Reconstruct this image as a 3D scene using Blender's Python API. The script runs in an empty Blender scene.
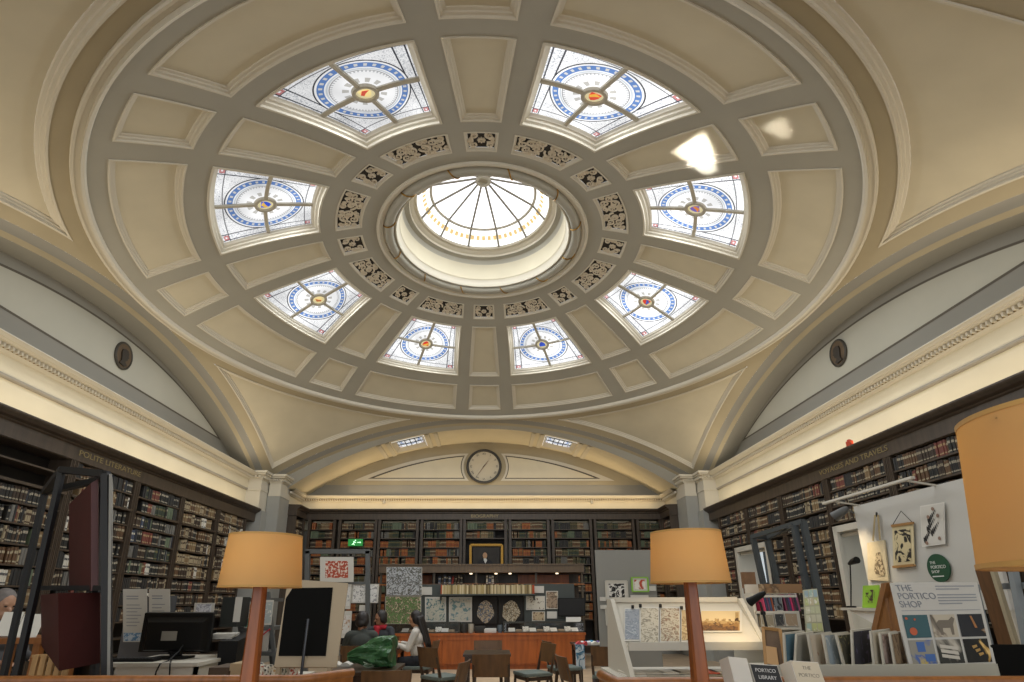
import bpy, bmesh, math, random
from mathutils import Vector, Matrix
R = random.Random(7)
SC = bpy.context.scene
COL = SC.collection
PI = math.pi
sin, cos = math.sin, math.cos

# ------------------------------------------------------------------ camera
YAW, PITCH, ROLL = math.radians(1.1812), math.radians(17.0), math.radians(-0.2319)
FPX, PX0, PY0 = 544.84, 512 - 12.903, 341 + 93.918
EYE = Vector((0.1056, 0.0, 1.4))
_f = Vector((sin(YAW) * cos(PITCH), cos(YAW) * cos(PITCH), sin(PITCH)))
_r0 = Vector((cos(YAW), -sin(YAW), 0))
_u0 = _r0.cross(_f)
_r = cos(ROLL) * _r0 + sin(ROLL) * _u0
_u = -sin(ROLL) * _r0 + cos(ROLL) * _u0
cd = bpy.data.cameras.new('camera')
cam = bpy.data.objects.new('camera', cd)
COL.objects.link(cam)
cd.sensor_width = 36
cd.lens = FPX / 1024 * 36
cd.shift_x = 12.903 / 1024
cd.shift_y = 93.918 / 1024
cd.clip_start = 0.05
cam.matrix_world = Matrix(((_r.x, _u.x, -_f.x, EYE.x), (_r.y, _u.y, -_f.y, EYE.y), (_r.z, _u.z, -_f.z, EYE.z), (0, 0, 0, 1)))
SC.camera = cam


def ray(px, py):
    return _f * FPX + _r * (px - PX0) + _u * (PY0 - py)


def at(px, py, Y):
    "the point of the room seen at a place of the photograph, at a distance Y down the room"
    d = ray(px, py)
    return EYE + d * ((Y - EYE.y) / d.y)


def atz(px, py, z):
    d = ray(px, py)
    return EYE + d * ((z - EYE.z) / d.z)


def atx(px, py, x):
    d = ray(px, py)
    return EYE + d * ((x - EYE.x) / d.x)


# ------------------------------------------------------------------ materials
def lin(c):
    if isinstance(c, str):
        c = [int(c[i:i + 2], 16) for i in (0, 2, 4)]
    return tuple((v / 255 / 12.92 if v / 255 <= .04045 else ((v / 255 + .055) / 1.055) ** 2.4) for v in c) + (1,)


MATS = {}


def mat(name, c='808080', rough=.6, metal=0., var=0., scale=6., emit=0., spec=.5, wood=0., trans=0., bump=0.):
    if name in MATS:
        return MATS[name]
    m = bpy.data.materials.new(name)
    MATS[name] = m
    m.use_nodes = True
    nt = m.node_tree
    b = nt.nodes['Principled BSDF']
    b.inputs['Base Color'].default_value = lin(c)
    b.inputs['Roughness'].default_value = rough
    b.inputs['Metallic'].default_value = metal
    b.inputs['Specular IOR Level'].default_value = spec
    if emit:
        b.inputs['Emission Color'].default_value = lin(c)
        b.inputs['Emission Strength'].default_value = emit
    if trans:
        b.inputs['Transmission Weight'].default_value = trans
    if var or wood or bump:
        tc = nt.nodes.new('ShaderNodeTexCoord')
        mp = nt.nodes.new('ShaderNodeMapping')
        nt.links.new(tc.outputs['Object'], mp.inputs['Vector'])
        nz = nt.nodes.new('ShaderNodeTexNoise')
        nz.inputs['Scale'].default_value = scale
        nz.inputs['Detail'].default_value = 6
        if wood:
            mp.inputs['Scale'].default_value = (9, 9, 1)
        nt.links.new(mp.outputs['Vector'], nz.inputs['Vector'])
        if var or wood:
            cr = nt.nodes.new('ShaderNodeValToRGB')
            k = var or wood
            l = lin(c)
            cr.color_ramp.elements[0].position = .3
            cr.color_ramp.elements[1].position = .72
            cr.color_ramp.elements[0].color = tuple(x * (1 - k) for x in l[:3]) + (1,)
            cr.color_ramp.elements[1].color = tuple(min(1, x * (1 + k)) for x in l[:3]) + (1,)
            nt.links.new(nz.outputs['Fac'], cr.inputs['Fac'])
            nt.links.new(cr.outputs['Color'], b.inputs['Base Color'])
        if bump:
            bp = nt.nodes.new('ShaderNodeBump')
            bp.inputs['Strength'].default_value = bump
            bp.inputs['Distance'].default_value = .01
            nt.links.new(nz.outputs['Fac'], bp.inputs['Height'])
            nt.links.new(bp.outputs['Normal'], b.inputs['Normal'])
    return m


GREY = mat('grey_paint', 'a19e92', .75, var=.05, scale=1.2)
CREAM = mat('cream_plaster', 'c8c0a9', .8, var=.06, scale=1.5)
MOULD = mat('moulding_paint', 'cec8b8', .7)
TAN = mat('tan_plaster', 'a99e84', .8, var=.06, scale=1.)
LUNG = mat('lunette_grey', '8f8d85', .8, var=.04, scale=1.)
LUNL = mat('lunette_pale', 'b3b2a6', .8, var=.04, scale=1.)
LINE = mat('dark_outline', '5c564c', .8)
CORN = mat('cornice_cream', 'd6cdb4', .7, var=.05, scale=1.5)
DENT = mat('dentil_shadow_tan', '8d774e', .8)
CORNG = mat('cornice_grey_line', '9c968a', .7)
PIER = mat('pier_grey', '9d9d97', .6, var=.05, scale=2.)
DARKW = mat('dark_bookcase_wood', '463b30', .45, wood=.25, scale=2.)
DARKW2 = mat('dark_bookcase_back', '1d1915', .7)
GOLD = mat('gilt', '987434', .35, .8, var=.2, scale=30)
LEAD = mat('lead_bar', 'b9b4a6', .6)
IRON = mat('dark_iron', '3a3a34', .55)
BLACK = mat('black_plastic', '131312', .5, spec=.25)
BLACKM = mat('black_matt', '0f0f0e', .9, spec=.1)
WHITE = mat('white_paint', 'c0bbae', .6)
PAPER = mat('paper', 'c6c3ba', .8)
INK = mat('ink', '3b3b3b', .8)
STEEL = mat('grey_steel', '5a5c5b', .45, .3)
DSTEEL = mat('black_steel', '222325', .5, .2)
MAROON = mat('maroon_panel', '471c19', .55, var=.1, scale=3)
ORANGEW = mat('orange_oak', '8a5628', .35, wood=.25, scale=2.)
REDW = mat('red_mahogany', 'a2551f', .4, wood=.28, scale=1.5)
BROWNW = mat('brown_beech', '5f4225', .45, wood=.25, scale=2.)
LAMPW = mat('lamp_stem_wood', '86491c', .25, wood=.35, scale=2.)
DARKT = mat('dark_table_wood', '3a2a1e', .3, wood=.25, scale=2.)
SEATF = mat('seat_grey_green', '656e68', .8, var=.08, scale=20)
FLOOR = mat('floor_wood', 'b8a48a', .5, wood=.15, scale=.5)
GREYB = mat('grey_board', '878680', .8)
DGREYB = mat('dark_grey_board', '454a48', .8)
SKIN = mat('skin', 'c09070', .6)
HAIR = mat('dark_hair', '1c1512', .5, var=.2, scale=40)


# ------------------------------------------------------------------ mesh builder
class MB:
    def __init__(s):
        s.v, s.f, s.m, s.uv = [], [], [], {}

    def add(s, vs, fs, m=0):
        k = len(s.v)
        s.v += [Vector(p) for p in vs]
        for i, f in enumerate(fs):
            s.f.append([k + j for j in f])
            s.m.append(m if isinstance(m, int) else m[i])
        return s

    def quad(s, a, b, c, d, m=0, uv=None):
        s.add([a, b, c, d], [(0, 1, 2, 3)], m)
        if uv:
            s.uv[len(s.f) - 1] = uv
        return s

    def poly(s, pts, m=0):
        return s.add(pts, [tuple(range(len(pts)))], m)

    def box(s, c, d, m=0, rz=0., M=None):
        x, y, z = d[0] / 2, d[1] / 2, d[2] / 2
        P = [Vector((i * x, j * y, k * z)) for i in (-1, 1) for j in (-1, 1) for k in (-1, 1)]
        T = M or Matrix.Rotation(rz, 3, 'Z')
        return s.add([T @ p + Vector(c) for p in P], [(0, 1, 3, 2), (4, 6, 7, 5), (0, 4, 5, 1), (2, 3, 7, 6), (0, 2, 6, 4), (1, 5, 7, 3)], m)

    def bbox(s, a, b, m=0):
        a, b = Vector(a), Vector(b)
        return s.box((a + b) / 2, [abs(x) for x in (b - a)], m)

    def rbox(s, c, d, r=.01, m=0, rz=0., M=None):
        "box with chamfered edges"
        x, y, z = d[0] / 2, d[1] / 2, d[2] / 2
        r = min(r, x * .49, y * .49, z * .49)
        bm = bmesh.new()
        bmesh.ops.create_cube(bm, size=2)
        for v in bm.verts:
            v.co = Vector((v.co.x * x, v.co.y * y, v.co.z * z))
        bmesh.ops.bevel(bm, geom=bm.edges[:], offset=r, segments=2, affect='EDGES', profile=.6)
        T = M or Matrix.Rotation(rz, 3, 'Z')
        bm.verts.index_update()
        s.add([T @ v.co + Vector(c) for v in bm.verts], [[v.index for v in f.verts] for f in bm.faces], m)
        bm.free()
        return s

    def bar(s, p, q, w, h=None, m=0, up=(0, 0, 1), w2=None, h2=None):
        p, q = Vector(p), Vector(q)
        h = h or w
        w2, h2 = w2 or w, h2 or h
        d = (q - p).normalized()
        a = d.cross(Vector(up))
        if a.length < 1e-4:
            a = d.cross(Vector((0, 1, 0)))
        a.normalize()
        b = a.cross(d)
        P = []
        for o, ww, hh in ((p, w, h), (q, w2, h2)):
            for i, j in ((-1, -1), (1, -1), (1, 1), (-1, 1)):
                P.append(o + a * i * ww / 2 + b * j * hh / 2)
        return s.add(P, [(0, 1, 2, 3), (4, 7, 6, 5), (0, 4, 5, 1), (1, 5, 6, 2), (2, 6, 7, 3), (3, 7, 4, 0)], m)

    def tube(s, pts, r, n=8, m=0, caps=True):
        pts = [Vector(p) for p in pts]
        k = len(pts)
        rs = r if isinstance(r, (list, tuple)) else [r] * k
        V, F = [], []
        a = None
        for i, p in enumerate(pts):
            d = (pts[min(i + 1, k - 1)] - pts[max(i - 1, 0)])
            d.normalize()
            if a is None:
                a = d.orthogonal().normalized()
            else:
                a = (a - d * a.dot(d)).normalized()
            b = d.cross(a)
            for j in range(n):
                t = 2 * PI * j / n
                V.append(p + (a * cos(t) + b * sin(t)) * rs[i])
        for i in range(k - 1):
            for j in range(n):
                F.append((i * n + j, i * n + (j + 1) % n, (i + 1) * n + (j + 1) % n, (i + 1) * n + j))
        if caps:
            F.append(tuple(range(n))[::-1])
            F.append(tuple((k - 1) * n + j for j in range(n)))
        return s.add(V, F, m)

    def lathe(s, prof, c=(0, 0, 0), n=32, m=0, a0=0., a1=2 * PI, sx=1., sy=1.):
        c = Vector(c)
        full = abs(a1 - a0 - 2 * PI) < 1e-6
        na = n if full else n + 1
        V = [c + Vector((r * sin(a0 + (a1 - a0) * j / n) * sx, r * cos(a0 + (a1 - a0) * j / n) * sy, z)) for r, z in prof for j in range(na)]
        F, mm = [], []
        for i in range(len(prof) - 1):
            for j in range(n):
                j2 = (j + 1) % na
                F.append((i * na + j, i * na + j2, (i + 1) * na + j2, (i + 1) * na + j))
                mm.append(m if isinstance(m, int) else m[i])
        return s.add(V, F, mm)

    def grid(s, fn, us, vs, m=0, uv=False):
        V = [fn(u, v) for v in vs for u in us]
        n = len(us)
        F = [(j * n + i, j * n + i + 1, (j + 1) * n + i + 1, (j + 1) * n + i) for j in range(len(vs) - 1) for i in range(n - 1)]
        k = len(s.f)
        s.add(V, F, m)
        if uv:
            for q, f in enumerate(F):
                s.uv[k + q] = [(us[i % n], vs[i // n]) for i in f]
        return s

    def extr(s, pts, vec, m=0):
        "prism: a closed 3D polygon pushed along a vector"
        n = len(pts)
        pts = [Vector(p) for p in pts]
        vec = Vector(vec)
        return s.add(pts + [p + vec for p in pts], [tuple(range(n))[::-1], tuple(range(n, 2 * n))] + [(i, (i + 1) % n, n + (i + 1) % n, n + i) for i in range(n)], m)

    def hexa(s, bot, top, m=0):
        n = len(bot)
        return s.add(list(bot) + list(top), [tuple(range(n))[::-1], tuple(range(n, 2 * n))] + [(i, (i + 1) % n, n + (i + 1) % n, n + i) for i in range(n)], m)

    def profile(s, prof, p, q, side, m=0, closed=False):
        "an open profile of (offset along side, height) swept from p to q"
        p, q, side = Vector(p), Vector(q), Vector(side)
        P = [p + side * a + Vector((0, 0, b)) for a, b in prof]
        Q = [q + side * a + Vector((0, 0, b)) for a, b in prof]
        n = len(prof)
        F = [(i, i + 1, n + i + 1, n + i) for i in range(n - 1)]
        if closed:
            F.append((n - 1, 0, n, 2 * n - 1))
            F.append(tuple(range(n)))
            F.append(tuple(range(n, 2 * n))[::-1])
        return s.add(P + Q, F, m)

    def merge(s, o, M=None, dm=0):
        k = len(s.v)
        s.v += [(M @ p) if M else p.copy() for p in o.v]
        for i, f in enumerate(o.f):
            s.f.append([k + j for j in f])
            s.m.append(o.m[i] + dm)
        return s

    def build(s, name, mats, parent=None, smooth=0., **tags):
        if not isinstance(mats, (list, tuple)):
            mats = [mats]
        me = bpy.data.meshes.new(name)
        if parent is not None:
            off = Vector(parent['_loc'])
        else:
            lo = [min(p[i] for p in s.v) for i in range(3)]
            hi = [max(p[i] for p in s.v) for i in range(3)]
            off = Vector(((lo[0] + hi[0]) / 2, (lo[1] + hi[1]) / 2, lo[2]))
        me.from_pydata([p - off for p in s.v], [], s.f)
        for x in mats:
            me.materials.append(x)
        me.polygons.foreach_set('material_index', s.m)
        if s.uv:
            ul = me.uv_layers.new(name='UVMap')
            for fi, uvs in s.uv.items():
                for li, c in zip(me.polygons[fi].loop_indices, uvs):
                    ul.data[li].uv = c
        if smooth:
            me.shade_smooth()
            me.set_sharp_from_angle(angle=math.radians(smooth))
        o = bpy.data.objects.new(name, me)
        COL.objects.link(o)
        if parent is not None:
            o.parent = parent
            o['_loc'] = parent['_loc']
        else:
            o.location = off
            o['_loc'] = tuple(off)
        tag(o, **tags)
        return o


def tag(o, label=None, cat=None, group=None, kind=None):
    for k, v in (('label', label), ('category', cat), ('group', group), ('kind', kind)):
        if v:
            o[k] = v
    return o


def thing(name, loc=(0, 0, 0), **tags):
    o = bpy.data.objects.new(name, None)
    o.empty_display_size = .1
    COL.objects.link(o)
    o.location = loc
    o['_loc'] = tuple(loc)
    return tag(o, **tags)


KIDS = {}


def copy_tree(o, parent=None):
    c = o.copy()
    COL.objects.link(c)
    if parent is not None:
        c.parent = parent
    for ch in [x for x in COL.objects if x.parent == o]:
        copy_tree(ch, c)
    return c


def text_mb(body, size, depth=.002, align='CENTER', spacing=1.):
    cu = bpy.data.curves.new('t', 'FONT')
    cu.body = body
    cu.size = size
    cu.extrude = depth
    cu.align_x = align
    cu.align_y = 'CENTER'
    cu.space_character = spacing
    o = bpy.data.objects.new('t', cu)
    COL.objects.link(o)
    dg = bpy.context.evaluated_depsgraph_get()
    me = bpy.data.meshes.new_from_object(o.evaluated_get(dg))
    b = MB()
    b.add([v.co.copy() for v in me.vertices], [list(p.vertices) for p in me.polygons])
    bpy.data.objects.remove(o)
    bpy.data.curves.remove(cu)
    bpy.data.meshes.remove(me)
    return b


def frame_M(origin, xdir, ydir):
    x = Vector(xdir).normalized()
    z = x.cross(Vector(ydir)).normalized()
    y = z.cross(x)
    o = Vector(origin)
    return Matrix(((x.x, y.x, z.x, o.x), (x.y, y.y, z.y, o.y), (x.z, y.z, z.z, o.z), (0, 0, 0, 1)))


def lerp(a, b, t):
    return a + (b - a) * t


def rng(n, a=0., b=1.):
    return [a + (b - a) * i / n for i in range(n + 1)]
# ================================================================== THE DOME
DC = Vector((0, 8.5, 0))


def zd(r):
    return 7.882 - .051 * r * r


def dome(r, th, dep=0.):
    sl = .102 * r
    n = math.hypot(1, sl)
    rr = r + dep * sl / n
    return DC + Vector((rr * sin(th), rr * cos(th), zd(r) + dep / n))


def zsph(r2):
    return -4.33 + math.sqrt(145.2 - r2)


D2 = PI / 180
rings_b = MB()   # whole ceiling, materials: 0 grey, 1 cream, 2 moulding, 3 tan, 4 grey line
ceil = rings_b


def annulus(r0, r1, n=180, m=0):
    ceil.grid(lambda u, v: dome(v, u), rng(n, 0, 2 * PI), rng(2, r0 - .004, r1 + .004), m)


def half(r, r0, r1, h0, h1):
    return lerp(h0, h1, (r - r0) / (r1 - r0))


def ribs(r0, r1, panels):
    "plain surface between neighbouring panels; panels = (centre, half angle at r0, at r1)"
    k = len(panels)
    for i in range(k):
        c0, a0, a1 = panels[i]
        c1, b0, b1 = panels[(i + 1) % k]
        if c1 < c0:
            c1 += 2 * PI

        def fn(u, v):
            s = c0 + half(v, r0, r1, a0, a1)
            e = c1 - half(v, r0, r1, b0, b1)
            return dome(v, lerp(s, e, u))
        ceil.grid(fn, rng(3), [r0 - .006] + rng(8, r0, r1) + [r1 + .006], 0)


def panel(c, r0, r1, h0, h1, steps, field_m=1, mould_m=2, fill=True):
    N = 14

    def loop(ins, dep):
        ra, rb = r0 + ins, r1 - ins
        P = []
        hh = lambda r: half(r, r0, r1, h0, h1) - ins / r
        for i in range(N):
            t = i / N
            P.append(dome(ra, c + lerp(-hh(ra), hh(ra), t), dep))
        for i in range(N):
            r = lerp(ra, rb, i / N)
            P.append(dome(r, c + hh(r), dep))
        for i in range(N):
            P.append(dome(rb, c + lerp(hh(rb), -hh(rb), i / N), dep))
        for i in range(N):
            r = lerp(rb, ra, i / N)
            P.append(dome(r, c - hh(r), dep))
        return P
    L = [loop(*s[:2]) for s in steps]
    n = 4 * N
    V = [p for l in L for p in l]
    F, mm = [], []
    for k in range(len(L) - 1):
        for i in range(n):
            F.append((k * n + i, k * n + (i + 1) % n, (k + 1) * n + (i + 1) % n, (k + 1) * n + i))
            mm.append(steps[k + 1][2] if len(steps[k + 1]) > 2 else mould_m)
    ceil.add(V, F, mm)
    ins, dep = steps[-1][:2]
    if fill:
        ra, rb = r0 + ins, r1 - ins

        def fn(u, v):
            return dome(v, c + u * (half(v, r0, r1, h0, h1) - ins / v), dep)
        ceil.grid(fn, rng(N, -1, 1), rng(N, ra, rb), field_m)


COFFER = [(0, 0), (0, -.012), (.02, -.012), (.024, .008), (.05, .014), (.054, .03), (.08, .038), (.085, .05)]
WINREC = [(0, 0), (0, -.014), (.028, -.014), (.032, .015), (.07, .028), (.075, .05), (.105, .06, 2), (.118, .11, 2)]
ORN = [(0, 0), (0, -.008), (.02, -.008), (.024, .012), (.045, .03)]
RO = 1.90
annulus(RO, 2.147)
pan = []
for k in range(16):
    c = k * PI / 8
    if k % 2 == 0:
        pan.append((c, 5.9 * D2, 5.4 * D2))
    else:
        pan.append((c, 11.0 * D2, 12.2 * D2))
ribs(2.147, 2.587, pan)
for c, a, b in pan:
    panel(c, 2.147, 2.587, a, b, ORN, 4, fill=False)
annulus(2.587, 2.826)
pw = []
for k in range(16):
    c = k * PI / 8
    pw.append((c, 5.5 * D2, 5.1 * D2) if k % 2 == 0 else (c, 12.01 * D2, 13.82 * D2))
ribs(2.826, 4.384, pw)
for k, (c, a, b) in enumerate(pw):
    panel(c, 2.826, 4.384, a, b, COFFER if k % 2 == 0 else WINREC, fill=k % 2 == 0)
annulus(4.384, 4.661)
po = []
for k in range(16):
    c = k * PI / 8
    po.append((c, 4.68 * D2, 4.58 * D2) if k % 2 == 0 else (c, 13.85 * D2, 14.25 * D2))
ribs(4.661, 5.433, po)
for c, a, b in po:
    panel(c, 4.661, 5.433, a, b, COFFER)
annulus(5.433, 5.64)
# rim moulding
ceil.lathe([(5.62, zd(5.62)), (5.63, zd(5.63) - .05), (5.66, zd(5.66) - .06), (5.675, 6.25), (5.69, 6.238), (5.715, 6.225), (5.73, 6.20), (5.755, 6.19), (5.77, 6.205), (5.775, zsph(5.775 ** 2) + .002)], DC, 180, 2)
# pendentives and the flat bands up to the four arches
A = 6.0


def rmax(th):
    return A / max(abs(sin(th)), abs(cos(th)))


def sph(x, y, dep=0.):
    z = zsph(x * x + y * y)
    n = Vector((x, y, z + 4.33)).normalized()
    return DC + Vector((x, y, z)) + n * dep


RP, LP, LG, LT = 5.95, 5.59, 5.78, 5.92
for q in range(4):
    for sg in (-1, 1):
        def polar(r, u):
            th = q * PI / 2 + sg * u
            return sph(r * sin(th), r * cos(th))
        us = rng(50, 0, PI / 4)
        ceil.grid(lambda u, v: polar(lerp(5.76, min(RP, LG / cos(u)), v), u), us, rng(4), 3)
        ceil.grid(lambda u, v: polar(lerp(max(min(RP, LG / cos(u)), LP / cos(u)), LG / cos(u), v), u), us, rng(3), 3)
    # bands of the arch
    for x0, x1, m in ((LG, LT, 4), (LT, A, 3)):
        def band(u, v):
            x = lerp(x0, x1, v)
            y = x * u
            p = sph(x, y) - DC
            c, s = cos(q * PI / 2), sin(q * PI / 2)
            return DC + Vector((p.x * c - p.y * s, p.x * s + p.y * c, p.z))
        ceil.grid(band, rng(60, -1, 1), [0, 1], m)
    # inset panel of the pendentive
    steps = [(0, 0), (0, -.014), (.022, -.014), (.026, .01), (.05, .018), (.054, .035), (.08, .045), (.085, .06)]
    N = 30

    def rot(x, y, dep):
        c, s = cos(q * PI / 2), sin(q * PI / 2)
        return sph(x * c - y * s, x * s + y * c, dep)
    Ls = []
    for d, dep in steps:
        rp, lp = RP + d, LP - d
        t1 = math.acos(lp / rp)
        P = [rot(rp * sin(t), rp * cos(t), dep) for t in rng(N, t1, PI / 2 - t1)][:-1]
        y1 = math.sqrt(rp * rp - lp * lp)
        P += [rot(lp, lerp(y1, lp, i / N), dep) for i in range(N)]
        P += [rot(lerp(lp, y1, i / N), lp, dep) for i in range(N)]
        Ls.append(P)
    n = 3 * N
    ceil.add([p for l in Ls for p in l], [(k * n + i, k * n + (i + 1) % n, (k + 1) * n + (i + 1) % n, (k + 1) * n + i) for k in range(len(Ls) - 1) for i in range(n)], 2)
    d, dep = steps[-1]
    rp, lp = RP + d, LP - d
    t1 = math.acos(lp / rp)

    def field(u, v):
        r = lerp(rp, lp / max(sin(u), cos(u)), v)
        return rot(r * sin(u), r * cos(u), dep)
    ceil.grid(field, rng(40, t1, PI / 4), rng(12), 1)
    ceil.grid(field, rng(40, PI / 4, PI / 2 - t1), rng(12), 1)

# oculus: moulded ring, drum and lantern kerb
ocl = [(1.905, zd(1.9) + .003), (1.90, 7.66), (1.86, 7.655), (1.84, 7.69), (1.80, 7.70), (1.79, 7.73), (1.60, 7.76), (1.585, 7.735), (1.56, 7.735), (1.545, 7.77),
       (1.54, 7.80), (1.515, 7.86), (1.50, 7.88), (1.49, 8.22), (1.45, 8.30), (1.36, 8.32), (1.35, 8.36), (1.30, 8.38), (1.28, 8.41), (1.23, 8.42), (1.225, 8.47)]
ocm = [2, 2, 2, 2, 2, 2, 2, 2, 2, 2, 2, 1, 1, 0, 0, 2, 2, 2, 2, 2]
ceil.lathe(ocl, DC, 120, ocm)
ceil.build('ceiling', [GREY, CREAM, MOULD, TAN, LUNG], smooth=35, label='coffered plaster dome on four arches over the reading room', cat='ceiling', kind='structure')

# reeded wreath round the eye of the dome, bound with gilt ribbon
w = thing('trim_wreath', DC + Vector((0, 0, 7.7)), label='grey reeded plaster wreath bound with gold ribbon round the dome eye', cat='moulding', kind='structure')
b = MB()
b.lathe([(1.69 + .085 * cos(t), 7.73 + .075 * sin(t)) for t in rng(12, 0, 2 * PI)], DC, 120, 0)
b.build('wreath', GREY, w, smooth=40)
for k in range(12):
    a = (k + .5) * PI / 6
    b = MB()
    pts = []
    for t in rng(14, 0, 1):
        aa = a + .09 * (t - .5)
        ph = PI * 1.05 + t * PI * .95
        pts.append(DC + Vector(((1.69 + .095 * cos(ph)) * sin(aa), (1.69 + .095 * cos(ph)) * cos(aa), 7.73 + .085 * sin(ph))))
    b.tube(pts, .012, 6, 0)
    b.build('ribbon', GOLD, w, smooth=60)

# ------------------------------------------------------------------ carved relief panels of the inner ring
RELB = mat('relief_ground', '2b2723', .8)
RELF = mat('relief_stucco', 'd0c5b0', .75)


def scroll(b, P, cx, cy, s, turns=1.4, n=22, w=.017, dirn=1, a0=0.):
    pts, rs = [], []
    for i in range(n + 1):
        t = i / n
        r = s * (1 - .85 * t)
        a = a0 + dirn * t * turns * 2 * PI
        pts.append(P(cx + r * cos(a), cy + r * sin(a)))
        rs.append(w * (1.15 - .6 * t))
    b.tube(pts, rs, 5, 0)


for k, (c, a, bb) in enumerate(pan):
    big = k % 2 == 1
    o = thing('trim_relief', dome(2.367, c), kind='structure', cat='relief panel', group='relief panels round the dome eye',
              label='%s stucco relief panel of pale scrolls on dark ground round the dome eye' % ('long' if big else 'square'))
    g = MB()
    g.grid(lambda u, v: dome(v, c + u * (half(v, 2.147, 2.587, a, bb) - .045 / v), .032), rng(10, -1, 1), rng(4, 2.192, 2.542), 0)
    g.build('ground', RELB, o)
    f = MB()
    hw = 2.367 * half(2.367, 2.147, 2.587, a, bb) - .05

    def P(x, y):
        r = 2.367 + y
        return dome(r, c + x / r, .022)
    if big:
        for sx in (-1, 1):
            for (x, y, s, d, a0) in ((.12, .0, .1, sx, 0), (.27, .07, .07, -sx, 2), (.27, -.08, .07, sx, 4), (.38, .02, .07, -sx, 1), (.1, .12, .05, sx, 2), (.1, -.12, .05, -sx, 3), (.43, -.1, .045, sx, 0), (.44, .12, .045, sx, 5), (.19, .13, .04, sx, 1), (.19, -.14, .04, sx, 1)):
                scroll(f, P, sx * x * hw / .48, y, s, dirn=d, a0=a0)
        cxs = (-.13, .13)
    else:
        for sx in (-1, 1):
            for sy in (-1, 1):
                scroll(f, P, sx * .11, sy * .1, .06, dirn=sx * sy, a0=1)
                scroll(f, P, sx * .15, sy * .03, .035, dirn=-sx * sy, a0=0)
        cxs = (0,)
    f.build('scrollwork', RELF, o, smooth=60)
    for cx in cxs:
        m = MB()
        for t in rng(8, 0, 2 * PI)[:-1]:
            m.tube([P(cx + .02 * cos(t), .02 * sin(t)), P(cx + .06 * cos(t), .06 * sin(t))], [.02, .012], 6)
        m.build('rosette', RELF, o, smooth=60)

# ------------------------------------------------------------------ stained glass


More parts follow.
